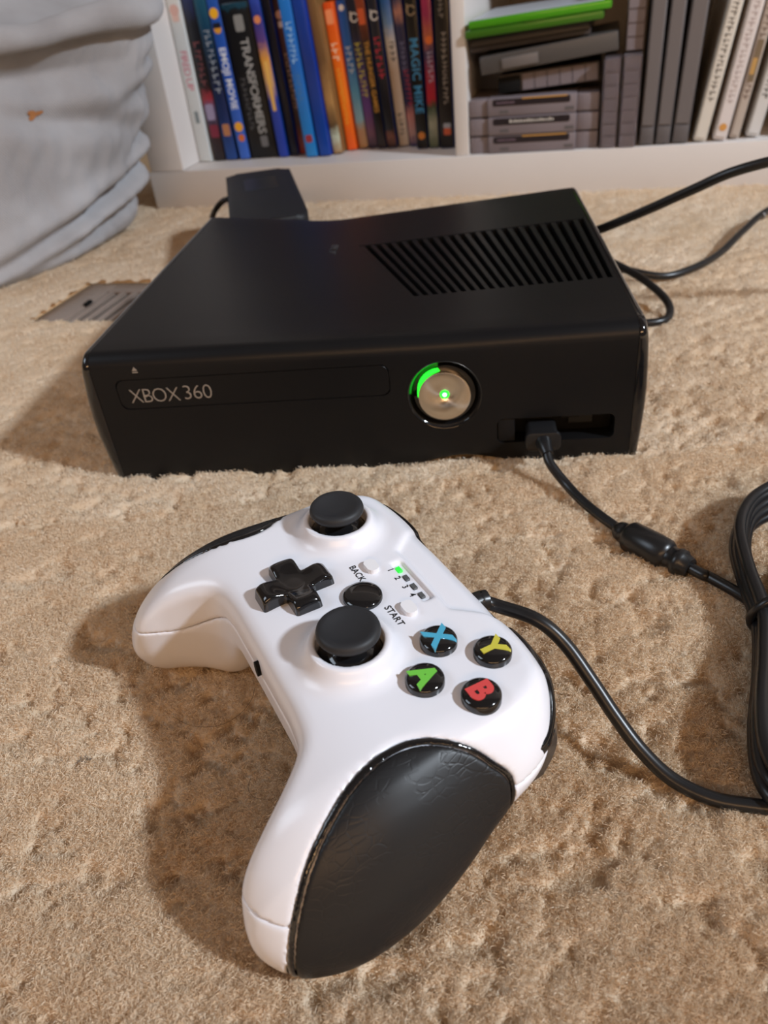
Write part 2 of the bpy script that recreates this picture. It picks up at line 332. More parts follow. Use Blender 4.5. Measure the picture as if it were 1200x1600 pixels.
    spine_text(c, 'THE HUNGER GAMES', .0074, cmat((206, 150, 62)), 0, .074, bold=.0001); patch(c, 'ember_print', -.004, .003, .125, .140, (216, 96, 50))
    c = disc_case(.2808, .063, .0112, .171, -4.0, [(0, (30, 24, 30)), (.08, (120, 70, 50)), (.12, (24, 22, 28)), (1, (26, 30, 48))], 'dark navy case with crimson lettering')
    logo_mark(c, .001, .132, .008, W_); scribble(c, (190, 40, 66), 0, .076, .112, .0072, 13)
    c = disc_case(.2932, .070, .0124, .171, -4.0, [(0, (190, 176, 162)), (.2, (206, 192, 178)), (.45, (196, 176, 160)), (.62, (216, 214, 214)), (.72, (120, 160, 214)), (.85, (50, 110, 196)), (1, (60, 130, 200))], 'cream case with sky blue top and thin black script')
    scribble(c, (40, 40, 44), .001, .086, .106, .006, 14); scribble(c, (80, 74, 70), 0, .012, .035, .006, 15)
    c = disc_case(.3066, .067, .0106, .171, -3.6, [(0, (60, 60, 100)), (.08, (180, 140, 130)), (.2, (190, 120, 110)), (.26, (40, 36, 66)), (.7, (44, 44, 76)), (.78, (190, 130, 110)), (.85, (56, 60, 90)), (1, (170, 40, 50))], 'slate purple case with dull red lettering')
    scribble(c, (170, 40, 70), .001, .045, .078, .006, 16); scribble(c, (110, 110, 140), 0, .08, .105, .006, 17)
    c = disc_case(.3186, .049, .0136, .171, -1.6, [(0, K_), (1, K_)], 'black case with tall glowing blue lettering')
    spine_text(c, 'MAGIC MIKE', .0125, cmat((62, 140, 190)), 0, .073, bold=.0002, spacing=1.05); logo_mark(c, 0, .134, .0085, (150, 130, 104)); disc(c, 'amber_print', 0, .014, .004, (196, 120, 50))
    c = disc_case(.3332, .049, .0112, .171, -.3, [(0, (70, 84, 60)), (.15, (150, 150, 130)), (.24, (50, 70, 50)), (.3, (170, 30, 46)), (.42, (150, 40, 60)), (.55, (60, 50, 84)), (.65, (176, 90, 60)), (.75, (150, 40, 80)), (1, (186, 50, 90))], 'crimson case with mottled green foot')
    scribble(c, (170, 160, 180), .001, .068, .095, .006, 18); disc(c, 'orange_print', .001, .106, .004, (220, 110, 50))
    c = disc_case(.3460, .045, .0166, .171, .3, [(0, K_), (.12, (30, 22, 22)), (1, K_)], 'black case with pale curly script beside the divider')
    scribble(c, (150, 138, 124), -.001, .125, .150, .005, 19); scribble(c, (160, 146, 132), .001, .045, .112, .0055, 20); patch(c, 'orange_print', -.003, .005, .014, .021, (200, 90, 56)); patch(c, 'pale_print', -.003, .005, .021, .026, (160, 160, 166))
build_cases()

# ---- cartridges, green case, white cases in the right cube
M_CART = mat('cartridge_grey', srgb(122, 112, 116), .5, vary=(30, .5, srgb(112, 102, 106)))
M_CART_D = mat('cartridge_dark_grey', srgb(92, 87, 88), .55, vary=(30, .5, srgb(82, 77, 78)))
M_LABEL = mat('cartridge_label', srgb(34, 27, 32), .35)
M_WRAP = mat('clear_wrap', (0.9, 0.9, 0.92), .12, trans=1.0, ior=1.15)
def room_m(x, y, z, ry=0, rz=0, rx=0):
    return ROOM @ Matrix.Translation((x, y, z)) @ Matrix.Rotation(rz, 4, 'Z') @ Matrix.Rotation(ry, 4, 'Y') @ Matrix.Rotation(rx, 4, 'X')
def lying_cart(mw, label, gold, word=None, seed=0):
    """wide cartridge lying flat, top edge with its end label facing out: x wide 0.131, z thick 0.0185"""
    t = empty('game_cartridge', mw); tag(t, label, 'cartridge', 'grey cartridges stacked flat in the right cube')
    wd, th, dp = .131, .0172, .086
    box('side_shoulder', 0, .0195, .004, dp, 0, th-.001, M_CART, t, .0012); box('side_shoulder', wd-.0215, wd, .004, dp, 0, th-.001, M_CART, t, .0012)
    box('body', .0195, wd-.0215, 0, dp, 0, th, M_CART, t, .0016)
    bm = prism_bm(rrect(.078, .0062, .0015, 3, .064, th-.0042), 0, .0004); bm.transform(Matrix(((1, 0, 0, 0), (0, 0, -1, 0), (0, 1, 0, 0), (0, 0, 0, 1))))
    l = bmo('end_label', bm, M_LABEL, t)
    if gold: box('gold_strip', .055, .100, -.0006, .0002, th-.0018, th-.0006, cmat((190, 140, 70)), l)
    if word == 'long':
        r = random.Random(seed); x = .042
        bmw = bmesh.new()
        while x < .086:
            q = r.uniform(.0012, .0024); box_bm(x, x+q, -.0006, -.0003, th-.0054, th-.0032+r.uniform(-.0004, .0006), 0, 1, bmw); x += q+.0007
        bmo('label_lettering', bmw, cmat((190, 184, 176)), l)
    else:
        r = random.Random(seed); x = .029
        bmw = bmesh.new()
        while x < .047:
            q = r.uniform(.001, .002); box_bm(x, x+q, -.0006, -.0003, th-.005, th-.0036, 0, 1, bmw); x += q+.0007
        bmo('label_lettering', bmw, cmat((120, 100, 112)), l)
    for x in (.032, .098): box('grip_notch', x, x+.009, -.0003, .003, .0028, .0058, M_CART_D, t)
    return t
Z0 = SHELF
lying_cart(room_m(.3868, .003, Z0), 'grey cartridge lying flat at the bottom of the stack of three', True, seed=1)
lying_cart(room_m(.3868, .002, Z0+.0176), 'grey cartridge lying flat in the middle of the stack, white lettering on its label', False, 'long', 2)
lying_cart(room_m(.3866, .003, Z0+.0352), 'grey cartridge lying flat on top of the stack, gold edge on its label', True, seed=3)
def ribbed_cart(name, mw, label, wd, th, ht, n, m, wrap=False, group=None):
    """cartridge seen on its ribbed edge: x thick, z tall, ribs across"""
    t = empty(name, mw); tag(t, label, 'cartridge', group)
    box('body', 0, th, .001, wd, 0, ht, m, t, .0012)
    for i in range(n):
        z0 = ht*i/n; z1 = ht*(i+1)/n
        box('rib', .0006, th-.0006, 0, .0015, z0+.0005, z1-.0005, m, t, .0003, 1)
    if wrap:
        V, Fs = [], []
        bm = box_bm(-.0007, th+.0007, -.0013, wd+.001, 0.0, ht+.002, .0015, 2)
        for v_ in bm.verts:
            k = mnoise.noise(Vector((v_.co.x*200, v_.co.y*90, v_.co.z*120)))*.0007; v_.co.y += k
        bmesh.ops.delete(bm, geom=[f for f in bm.faces if f.normal.z < -.7], context='FACES')
        bmo('plastic_sleeve', bm, M_WRAP, t, 40)
    return t
# fourth and fifth cartridges lying tilted above the stack
t = empty('game_cartridge', room_m(.417, .016, Z0+.0545, ry=math.radians(-3.5))); tag(t, 'dark ribbed cartridge lying tilted on top of the three flat ones', 'cartridge')
box('body', 0, .100, .002, .09, 0, .0165, M_CART_D, t, .0012)
box('dark_edge', -.0005, .022, -.001, .06, .0005, .0150, M_DARK, t, .001)
for i in range(6): box('rib', .024+i*.0125, .0358+i*.0125, 0, .003, .0008, .0157, M_CART, t, .0003, 1)
t = empty('game_cartridge', room_m(.400, .004, Z0+.0735, ry=math.radians(-5.5))); tag(t, 'charcoal cartridge with pale corner patch under the smoke grey case', 'cartridge')
box('body', 0, .134, .001, .12, 0, .0165, mat('charcoal_plastic', srgb(74, 70, 68), .45), t, .0015)
box('edge_step', .022, .058, -.0008, .01, .0025, .0120, mat('pale_patch', srgb(104, 98, 96), .45), t, .0008)
t = empty('smoke_grey_case', room_m(.3885, .010, Z0+.0937, ry=math.radians(-3.6))); tag(t, 'smoke grey plastic case lying under the green case', 'game case')
box('tray', 0, .118, .001, .13, 0, .0120, mat('smoke_plastic', srgb(66, 60, 60), .3), t, .0015)
box('rim', .001, .117, 0, .002, .0042, .0050, M_DARK, t)
box('red_white_label', .1185, .130, .012, .03, .012, .022, cmat((214, 206, 206)), t, .001); box('label_mark', .1215, .128, .0112, .013, .0145, .0195, cmat((186, 70, 74)), t)
t = empty('green_game_case', room_m(.3862, -.004, Z0+.1070, ry=math.radians(-3.0))); tag(t, 'translucent green game case lying on top of the dark cases', 'game case')
MG = mat('green_case_plastic', srgb(74, 156, 22), .22, spec=.5, trans=.12); MG2 = mat('green_tray_plastic', srgb(58, 108, 20), .28, spec=.5, trans=.12)
box('tray', 0, .132, .0, .188, 0, .0072, MG2, t, .0018); box('lid', .004, .139, .001, .186, .0075, .0148, MG, t, .0018)
box('cover_sheet', .006, .132, .003, .184, .0149, .0151, cmat((186, 192, 200)), t)
box('thumb_notch', .058, .078, -.0004, .004, .0072, .0084, MG2, t, .0004)
GR = 'grey cartridges standing wrapped in the right cube'
ribbed_cart('game_cartridge', room_m(.5212, .0015, Z0), 'ribbed grey cartridge standing wrapped beside the flat stack', .088, .0152, .080, 7, M_CART, True, GR)
ribbed_cart('game_cartridge', room_m(.5392, .0005, Z0), 'ribbed grey cartridge standing wrapped beside the dark grey row', .088, .0158, .081, 7, M_CART, True, GR)
ribbed_cart('game_cartridge', room_m(.5398, .012, Z0+.0842), 'ribbed grey cartridge standing on top of the wrapped one', .088, .0165, .080, 7, M_CART, False, GR)
def tall_cart(x, y, lean, label, wd=.0138, ht=.134):
    t = empty('tall_cartridge', room_m(x, y, Z0+.0002+wd*math.sin(math.radians(lean)), ry=math.radians(lean))); tag(t, label, 'cartridge', 'tall dark grey cartridges standing in the right cube')
    box('body', 0, wd, .001, .115, .0, ht, M_CART_D, t, .0012)
    box('spine_face', .0012, wd-.0012, 0, .0025, .018, ht-.004, mat('cart_face', srgb(104, 98, 98), .5), t, .0004, 1)
    box('end_grip', .0006, wd-.0006, -.0004, .003, .001, .0165, M_CART_D, t, .0008)
tall_cart(.5590, .004, .8, 'tall dark grey cartridge next to the wrapped ribbed cartridges')
tall_cart(.5748, .004, 1.4, 'tall dark grey cartridge between two alike, middle one of three')
tall_cart(.5905, .004, 2.6, 'tall dark grey cartridge next to the leaning white case', .0150)
def white_case(x, y, lean, wd, ht, label, rgb, ink, seed, z=0):
    t = empty('white_game_case', room_m(x, y, Z0+.0003+z+wd*math.sin(math.radians(lean)), ry=math.radians(lean))); tag(t, label, 'game case', 'white game cases leaning in the right cube')
    box('shell', 0, wd, .001, .135, 0, ht, cmat(rgb, .3), t, .0018)
    box('spine_sleeve', .0012, wd-.0012, .0, .002, .003, ht-.003, cmat(tuple(min(255, c+6) for c in rgb), .25), t, .0005, 1)
    o = scribble(t, ink, wd/2, .035, .125, .0055, seed); return t
white_case(.6105, .004, 8.5, .0126, .19, 'cream white game case leaning beside the dark grey cartridges', (206, 200, 190), (90, 84, 78), 31)
c = white_case(.6290, .004, 8.2, .0128, .19, 'pinkish white game case with a small round gold mark', (210, 202, 200), (176, 160, 158), 32); disc(c, 'gold_mark', .0065, .012, .0034, (208, 150, 80), -.0003)
c = white_case(.6445, .010, 8.0, .0095, .19, 'thin beige game case with brown mottled picture', (176, 164, 154), (110, 90, 84), 33); patch(c, 'mottled_picture', .002, .0075, .05, .085, (120, 104, 84), -.0003); patch(c, 'picture_patch', .002, .006, .056, .07, (190, 150, 90), -.0004)
white_case(.6600, .012, 9.0, .0126, .19, 'white game case with black lettering beyond the thin beige one', (200, 198, 196), (50, 48, 48), 34)

# ------------------------------------------------------------------ floor register
def register():
    t = empty('floor_register', ROOM @ Matrix.Translation((VX0, VY0, 0))); tag(t, 'taupe metal floor register with slats set into the carpet', 'floor vent')
    Wd, Dp = VX1-VX0, VY1-VY0; z = FLOOR_Z
    m = mat('taupe_metal', srgb(142, 127, 117), .42, vary=(25, .5, srgb(122, 108, 97)))
    zt = z-.001
    bw = .028
    box('frame_border', .001, bw, .001, Dp-.001, zt-.003, zt, m, t, .001); box('frame_border', Wd-bw, Wd-.001, .001, Dp-.001, zt-.003, zt, m, t, .001)
    box('frame_border', bw, Wd-bw, Dp-.020, Dp-.001, zt-.003, zt, m, t, .001); box('frame_border', bw, Wd-bw, .001, .010, zt-.003, zt, m, t, .001)
    n = 20; p = (Wd-2*bw)/n
    for i in range(n):
        x = bw+p*(i+.18); s = box('slat', x, x+p*.46, .008, Dp-.016, zt-.0045, zt-.0006, m, t, .0008, 1)
    box('duct', .002, Wd-.002, .002, Dp-.002, zt-.05, zt-.04, M_DARK, t)
    for (a, b, c_, d_) in ((.001, .003, .001, Dp-.001), (Wd-.003, Wd-.001, .001, Dp-.001), (.003, Wd-.003, .001, .003), (.003, Wd-.003, Dp-.003, Dp-.001)):
        box('duct_wall', a, b, c_, d_, zt-.045, zt-.003, M_DARK, t)
    box('damper_lever', bw-.001, bw+.003, .046, .056, zt, zt+.003, M_DARK, t, .001)
register()

# ------------------------------------------------------------------ fabric storage bin
def bin_():
    cx, cy = -0.52, 0.90
    t = empty('fabric_bin', Matrix.Translation((cx, cy, FLOOR_Z+.0015))); tag(t, 'grey cloth storage bin with rolled rim slumping beside the bookcase', 'storage bin')
    m = bpy.data.materials.new('grey_woven_cloth'); m.use_nodes = True; N, L = nodes(m); b = N['Principled BSDF']; b.inputs['Roughness'].default_value = .9; b.inputs['Sheen Weight'].default_value = .15
    tc = N.new('ShaderNodeTexCoord'); nz = N.new('ShaderNodeTexNoise'); nz.inputs['Scale'].default_value = 9; nz.inputs['Detail'].default_value = 6; L.new(tc.outputs['Object'], nz.inputs['Vector'])
    cr = N.new('ShaderNodeValToRGB'); cr.color_ramp.elements[0].position = .35; cr.color_ramp.elements[0].color = (*srgb(144, 141, 142), 1); cr.color_ramp.elements[1].position = .65; cr.color_ramp.elements[1].color = (*srgb(174, 173, 176), 1)
    L.new(nz.outputs['Fac'], cr.inputs[0]); L.new(cr.outputs[0], b.inputs['Base Color'])
    wv = N.new('ShaderNodeTexWave'); wv.inputs['Scale'].default_value = 190; wv.inputs['Distortion'].default_value = 1.5; wv.bands_direction = 'DIAGONAL'; L.new(tc.outputs['Object'], wv.inputs['Vector'])
    bp = N.new('ShaderNodeBump'); bp.inputs['Strength'].default_value = .35; bp.inputs['Distance'].default_value = .001; L.new(wv.outputs['Fac'], bp.inputs['Height']); L.new(bp.outputs['Normal'], b.inputs['Normal'])
    BOT = [(-.70, .70), (-.52, .685), (-.41, .70), (-.333, .745), (-.285, .815), (-.258, .89), (-.254, .945), (-.29, .990), (-.40, 1.05), (-.60, 1.10), (-.80, 1.05), (-.82, .85)]
    TOP = [(-.70, .70), (-.50, .70), (-.38, .725), (-.285, .768), (-.222, .826), (-.178, .880), (-.176, .922), (-.242, .958), (-.40, 1.04), (-.60, 1.12), (-.82, 1.06), (-.84, .86)]
    off = np.array([cx, cy]); B_ = closed_catmull(BOT, 22)-off; T_ = closed_catmull(TOP, 22)-off; na = len(B_); nz_ = 90; ZT = .196
    S_ = np.arange(na)/na; nrm = T_/np.linalg.norm(T_, axis=1)[:, None]
    FOLDS = ((.030, .16, .011, .0075, .40, .16), (.060, .24, .014, .0085, .38, .2), (.085, .30, .008, .006, .47, .05), (.112, -.18, .009, .010, .34, .09), (.135, .14, .010, .009, .45, .06), (.155, .25, .010, .008, .50, .07), (.098, .1, .007, .012, .52, .06))
    def disp(i, z):
        s_ = S_[i]; d = 0
        for (zc, sl, amp, wd, sc_, ss) in FOLDS:
            zz = zc+sl*(s_-.42); e = math.exp(-((s_-sc_)/ss)**2); x_ = (z-zz)/wd; d += e*amp*(-math.exp(-x_*x_)+.55*math.exp(-((x_-2.0)/1.4)**2)+.3*math.exp(-((x_+2.2)/1.6)**2))
        a = s_*6.283
        return d+.006*mnoise.noise(Vector((math.cos(a)*3, math.sin(a)*3, z*14)))+.002*mnoise.noise(Vector((math.cos(a)*14, math.sin(a)*14, z*50)))-.03*max(0, 1-z/.012)**2*.5-.022*math.exp(-((z-.166)/.022)**2)*math.exp(-((s_-.27)/.10)**2)
    V, Fs = [], []
    for z in np.linspace(0, ZT, nz_):
        g = (z/ZT)**.85
        for i in range(na):
            p = B_[i]*(1-g)+T_[i]*g+nrm[i]*disp(i, z)*(1 if z < .17 else max(0, (ZT-z)/(ZT-.17))); V.append((p[0], p[1], z))
    for j in range(nz_-1):
        for i in range(na): Fs.append((j*na+i, j*na+(i+1) % na, (j+1)*na+(i+1) % na, (j+1)*na+i))
    Fs.append(list(range(na))[::-1])
    mk('side_wall', V, Fs, m, t, 180)
    rz = [.200+.05*min(max(S_[i]-.30, 0), .22)+.0022*math.sin(S_[i]*40) for i in range(na)]
    R_ = [np.array([T_[i][0]+nrm[i][0]*.007, T_[i][1]+nrm[i][1]*.007, rz[i]]) for i in range(na)]
    V, Fs = tube_mesh(R_, .0115+.0018*np.sin(S_*34+1), 18, True); V = [np.array(p)+.0012*np.array(mnoise.noise_vector(Vector(p)*40)) for p in V]
    mk('rolled_rim', V, Fs, m, t, 180)
    V = [(0, 0, .262)]; Fs = []; nr = 26
    for j in range(1, nr+1):
        q = j/nr
        for i in range(na):
            p = T_[i]*q*.985; z = rz[i]*q+.262*(1-q)-.0+.018*math.sin(math.pi*q)+.008*mnoise.noise(Vector((p[0]*14, p[1]*14, 3)))*(1-q**4); V.append((p[0], p[1], z))
    for i in range(na): Fs.append((0, 1+i, 1+(i+1) % na))
    for j in range(nr-1):
        for i in range(na): Fs.append((1+j*na+i, 1+(j+1)*na+i, 1+(j+1)*na+(i+1) % na, 1+j*na+(i+1) % na))
    mk('folded_top_cloth', V, Fs, m, t, 180)
    # orange stain: a small blot lying on the cloth
    i0 = int(np.argmin(np.linalg.norm(B_*.5+T_*.5-(np.array([-.275, .792])-off), axis=1))); vv = []; z0 = .139
    tg_ = np.roll(T_, -1, 0)[i0]-T_[i0]; tg_ /= np.linalg.norm(tg_)
    for k in range(14):
        q = 2*math.pi*k/14; rr = .0048*(1+.45*math.sin(3*q+1)); z = z0+rr*.7*math.sin(q); g = (z/ZT)**.85; p = B_[i0]*(1-g)+T_[i0]*g+nrm[i0]*(disp(i0, z)+.0012)+tg_*rr*1.4*math.cos(q); vv.append((p[0], p[1], z))
    mk('stain', vv, [tuple(range(14))], mat('orange_stain', srgb(168, 112, 66), .9), t)
bin_()

# ------------------------------------------------------------------ power adapter
def adapter():
    p0 = np.array([-.115, .823]); p1 = np.array([-.094, .644]); ax = (p1-p0)/np.linalg.norm(p1-p0)
    ang = math.atan2(ax[1], ax[0])
    mw = Matrix.Translation((p0[0], p0[1], FLOOR_Z+.0004)) @ Matrix.Rotation(ang, 4, 'Z')     # x towards the console, y to the right
    t = empty('power_adapter', mw); tag(t, 'black plastic power adapter block lying behind the console', 'power adapter')
    H = .0665; Lg = .194; W2 = .062
    bm = prism_bm(rrect(Lg, W2, .010, 6, Lg/2, W2/2), 0, H, .004, 3); bmo('body', bm, M_BRICK, t, 45)
    bm = prism_bm(rrect(.05, .03, .004, 4, .06, W2/2), H-.0006, H+.0002); bmo('rating_plate', bm, mat('plate', (.012, .013, .015), .35), t)
    inv = mw.inverted(); tube('lead', [tuple(inv @ Vector(px(*q))) for q in ((357, 311, .046), (349, 314, .044), (340, 323, .040), (333, 336, .034), (331, 352, .022), (334, 372, .008), (350, 385, -.001))], .0027, M_CABLE, t, 10)
adapter()

# ------------------------------------------------------------------ game console
CW, CD, CH = .266, .264, .075
CON = Matrix.Translation((-.0058, .3507, FLOOR_Z+.0001)) @ Matrix.Rotation(-.1379, 4, 'Z')
def crease_x(y): return .0395-(.0835)*y/.264
def con_top(x, y):
    xc = crease_x(min(max(y, 0), CD)); dip = .0012+.0085*(min(max(y, 0), CD)/CD)**1.0
    t_ = (x+.131)/(xc+.131) if x < xc else (.131-x)/(.131-xc)
    t_ = min(max(t_, 0), 1); t_ = t_-(.06*math.exp(-((x-xc)/.006)**2))
    return CH-dip*t_
def con_bot(x):
    return .0075*math.exp(-((x-.050)/.026)**2)
def con_profile(x, inset=0.0, yb=0.0):
    r = .0085; P = []
    def T(y): return con_top(x, y)-inset
    zb = con_bot(x)+inset; y0 = inset; y1 = CD-inset
    P += [(y0+.004, zb), (y0+.0015, zb+.001), (y0, zb+.004)]
    for q in (.2, .4, .6, .8): P.append((y0, zb+.004+(T(y0)-r-zb-.004)*q))
    for i in range(9):
        a = math.pi/2*i/8; P.append((y0+r-r*math.cos(a), T(y0)-r+r*math.sin(a)))
    for q in np.linspace(.05, .95, 16): y = y0+r+(y1-y0-2*r)*q; P.append((y, T(y)))
    for i in range(7):
        a = math.pi/2*i/6; P.append((y1-r+r*math.sin(a), T(y1)-r+r*math.cos(a)))
    P += [(y1, zb+.03), (y1, zb+.003), (y1-.003, zb)]
    for q in (.75, .5, .25): P.append((y0+(y1-y0)*q, zb))
    return P
def con_loft(name, stations, m, parent, smooth=35):
    V, Fs = [], []; n = None
    for (x, ins, xs) in stations:
        P = con_profile(xs, ins); n = len(P)
        for (y, z) in P: V.append((x, y, z))
    for j in range(len(stations)-1):
        for i in range(n): Fs.append((j*n+i, j*n+(i+1) % n, (j+1)*n+(i+1) % n, (j+1)*n+i))
    Fs.append(tuple(range(n))[::-1]); Fs.append(tuple((len(stations)-1)*n+k for k in range(n)))
    o = mk(name, V, Fs, m, parent); bm = bmesh.new(); bm.from_mesh(o.data); bmesh.ops.recalc_face_normals(bm, faces=bm.faces); bm.to_mesh(o.data); bm.free()
    return o
def flat_bm(bm, y=0.0):   # prism drawn in x,z standing on the front face, extruded to -y
    bm.transform(Matrix(((1, 0, 0, 0), (0, 0, -1, 0), (0, 1, 0, 0), (0, 0, 0, 1)))); bm.transform(Matrix.Translation((0, y, 0))); return bm
VF = (.0250, .0625, .1310); VB = (-.0145, .1760, .1310)     # vent: front x0, y, x1 ; back x0, y, x1
TRAY = rrect(.1385, .0165, .004, 5, -.0530, .0535)
TRAY = [(x, z+(x+.053)*.0) for x, z in TRAY]
PORT = rrect(.0575, .0135, .003, 4, .0963, .0220)
def console():
    t = empty('game_console', CON); tag(t, 'black game console lying flat on the carpet with lit power button', 'game console')
    hw = CW/2
    body = con_loft('body', [(x, 0, x) for x in np.linspace(-hw, hw, 61)], M_BLACK_MATTE, t)
    # vent pocket
    def cutter(bm): o = bmo('cut', bm); o.parent = t; return o
    bm = prism_bm([(VF[0], VF[1]), (VF[2], VF[1]), (VB[2], VB[1]), (VB[0], VB[1])], .0600, .09); boolean(body, cutter(bm))
    # disc tray pocket, port pocket, button recess
    boolean(body, cutter(flat_bm(prism_bm(TRAY, -.0016, .02), 0)))
    boolean(body, cutter(flat_bm(prism_bm(PORT, -.012, .02), 0)))
    n = 48; bx, bz = .0424, .0435
    bm = bmesh.new(); ra, rb, d = .0182, .0150, .0060
    A = [bm.verts.new((bx+ra*1.05*math.cos(2*math.pi*k/n), -.003, bz+ra*1.05*math.sin(2*math.pi*k/n))) for k in range(n)]
    B = [bm.verts.new((bx+rb*math.cos(2*math.pi*k/n), d, bz+rb*math.sin(2*math.pi*k/n))) for k in range(n)]
    bm.faces.new(A); bm.faces.new(B[::-1])
    for k in range(n): bm.faces.new((A[k], A[(k+1) % n], B[(k+1) % n], B[k]))
    boolean(body, cutter(bm))
    body.data.shade_smooth(); body.data.set_sharp_from_angle(angle=math.radians(28)); body.data.materials.clear(); body.data.materials.append(M_BLACK_MATTE)
    # end caps, bulging gloss
    for s, bulge in ((-1, .0036), (1, .0020)):
        st = [(s*(hw+dx), ins, s*hw) for (dx, ins) in ((.0002, .0001), (.0010, -.0002), (.0026, .0002), (.0037, .0010), (.0043, .0024))]
        o = con_loft('end_cap', st, M_BLACK_GLOSS, t)
        for v_ in o.data.vertices:
            k = min(max((abs(v_.co.x)-hw)/.0043, 0), 1); v_.co.x += s*bulge*k*max(0, math.sin(math.pi*min(max(v_.co.z/CH, 0), 1)))**1.3
        o.data.update(); o.data.shade_smooth(); o.data.set_sharp_from_angle(angle=math.radians(50))
    o = box('side_vent_panel', hw+.0055, hw+.0068, .095, .215, .018, .052, mat('dusty_grille', srgb(70, 60, 58), .6, vary=(200, .7, srgb(104, 92, 86))), t, .0002, 1)
    # vent slats, cross ribs, dark floor
    N_ = 21
    for i in range(N_):
        q0 = (i+.05)/N_; q1 = (i+.50)/N_; V = []
        for s_ in (0, .25, .5, .75, 1):
            y = VF[1]+(VB[1]-VF[1])*s_; xa = VF[0]+(VB[0]-VF[0])*s_; xb = VF[2]+(VB[2]-VF[2])*s_
            for q in (q0, q1):
                x = xa+(xb-xa)*q; zt = con_top(x, y); V += [(x, y, zt-.0003), (x, y, zt-.0060)]
        Fs = []
        for j in range(4):
            a, b = j*4, (j+1)*4; Fs += [(a, a+2, b+2, b), (a+1, b+1, b+3, a+3), (a, b, b+1, a+1), (a+2, a+3, b+3, b+2)]
        Fs += [(0, 1, 3, 2), (16, 18, 19, 17)]
        mk('vent_slat', V, Fs, M_BLACK_MATTE, t)
    for s_ in (.36, .68):
        y = VF[1]+(VB[1]-VF[1])*s_; xa = VF[0]+(VB[0]-VF[0])*s_; box('cross_rib', xa, .1309, y-.0009, y+.0009, .0602, .0655, mat('rib_plastic', (.02, .02, .02), .5), t)
    # disc tray door
    sc_ = [((x+.053)*.9945-.053, (z-.0535)*.955+.0535) for x, z in TRAY]
    tray = bmo('disc_tray_door', flat_bm(prism_bm(sc_, -.0013, -.0001, .0003, 1), 0), M_BLACK_MATTE, t, 40)
    # lettering reads along +x on the front: text x->x, y->z, normal -> -y
    TF = Matrix(((1, 0, 0, 0), (0, 0, -1, 0), (0, 1, 0, 0), (0, 0, 0, 1)))
    text('logo_lettering', 'XBOX', .0112, M_GREY_PRINT, tray, Matrix.Translation((-.1032, -.00005, .0522)) @ TF @ Matrix.Scale(.92, 4, (1, 0, 0)), spacing=.86, bold=-.0002, extrude=.00008)
    text('logo_lettering', '360', .0112, M_GREY_PRINT, tray, Matrix.Translation((-.0808, -.00005, .0527)) @ TF, spacing=.92, bold=-.0002, extrude=.00008)
    box('logo_dash', -.1092, -.1072, -.00012, -.00002, .0519, .0525, M_GREY_PRINT, tray)
    ej = bmo('eject_mark', flat_bm(prism_bm([(-.1112, .0664), (-.1084, .0664), (-.1098, .0684)], 0, .00015), -.0), M_GREY_PRINT, t)
    box('eject_mark', -.1112, -.1084, -.00015, .0001, .0653, .0658, M_GREY_PRINT, t)
    # faint mark on the top
    TT = Matrix(((0, -1, 0, 0), (1, 0, 0, 0), (0, 0, 1, 0), (0, 0, 0, 1)))
    y_ = .162; text('top_mark', 'XBOX 360', .0078, mat('faint_print', (.055, .055, .058), .5), t, Matrix.Translation((-.030, y_, con_top(-.03, y_)+.00005)) @ TT, spacing=.9, bold=-.0001)
    for (dx, dz) in ((0, 0),):
        pass
    # power button: black dish, lit ring segment, conical chrome disc, lit centre
    pb = empty('power_button'); pb.parent = t; pb.matrix_local = Matrix.Translation((bx, .0, bz)) @ Matrix(((1, 0, 0, 0), (0, 0, -1, 0), (0, 1, 0, 0), (0, 0, 0, 1)))   # z out of the front
    lathe('dish', [(.0151, -.0057), (.0164, -.0022), (.0178, .0), (.0182, .0002), (.0184, -.0005), (.0170, -.0045), (.0152, -.0058)], M_BLACK_GLOSS, pb, 56)
    mch = bpy.data.materials.new('brushed_chrome'); mch.use_nodes = True; b = mch.node_tree.nodes['Principled BSDF']
    b.inputs['Base Color'].default_value = (.78, .72, .64, 1); b.inputs['Metallic'].default_value = 1; b.inputs['Roughness'].default_value = .26
    b.inputs['Anisotropic'].default_value = .9; tg = mch.node_tree.nodes.new('ShaderNodeTangent'); tg.direction_type = 'RADIAL'; tg.axis = 'Z'; mch.node_tree.links.new(tg.outputs[0], b.inputs['Tangent'])
    lathe('chrome_disc', [(.0020, -.0012), (.0026, -.0007), (.0122, .0012), (.0127, .0010), (.0128, .0002), (.0128, -.0050)], mch, pb, 72, 50)
    MG_ = mat('green_light', (0, .3, .02), .3, emit=(.02, 1.0, .03), estr=2.2); MGC = mat('green_core_light', (.2, .8, .3), .3, emit=(.25, 1.0, .32), estr=6.0)
    lathe('centre_light', [(0, -.0002), (.0009, -.0003), (.0012, -.0012)], MGC, pb, 24)
    lathe('centre_glow_ring', [(.0012, -.0008), (.0021, -.0006), (.0022, -.0012)], MG_, pb, 24)
    V, Fs = [], []; na = 24
    for i in range(na+1):
        a = math.radians(98+88*i/na); ro = .01290+.00085*math.sin(math.pi*i/na)**.7
        for (r, z) in ((.01285, -.0012), (ro, -.0010), (ro, -.0045), (.01285, -.0045)): V.append((r*math.cos(a), r*math.sin(a), z))
    for i in range(na):
        for k in range(4): Fs.append((i*4+k, i*4+(k+1) % 4, i*4+4+(k+1) % 4, i*4+4+k))
    mk('ring_light', V, Fs, MG_, pb)
    V, Fs = [], []; na = 60
    for i in range(na+1):
        a = math.radians(182+278*i/na)
        for (r, z) in ((.01285, -.0022), (.01500, -.0022), (.0152, -.0045), (.01285, -.0045)): V.append((r*math.cos(a), r*math.sin(a), z))
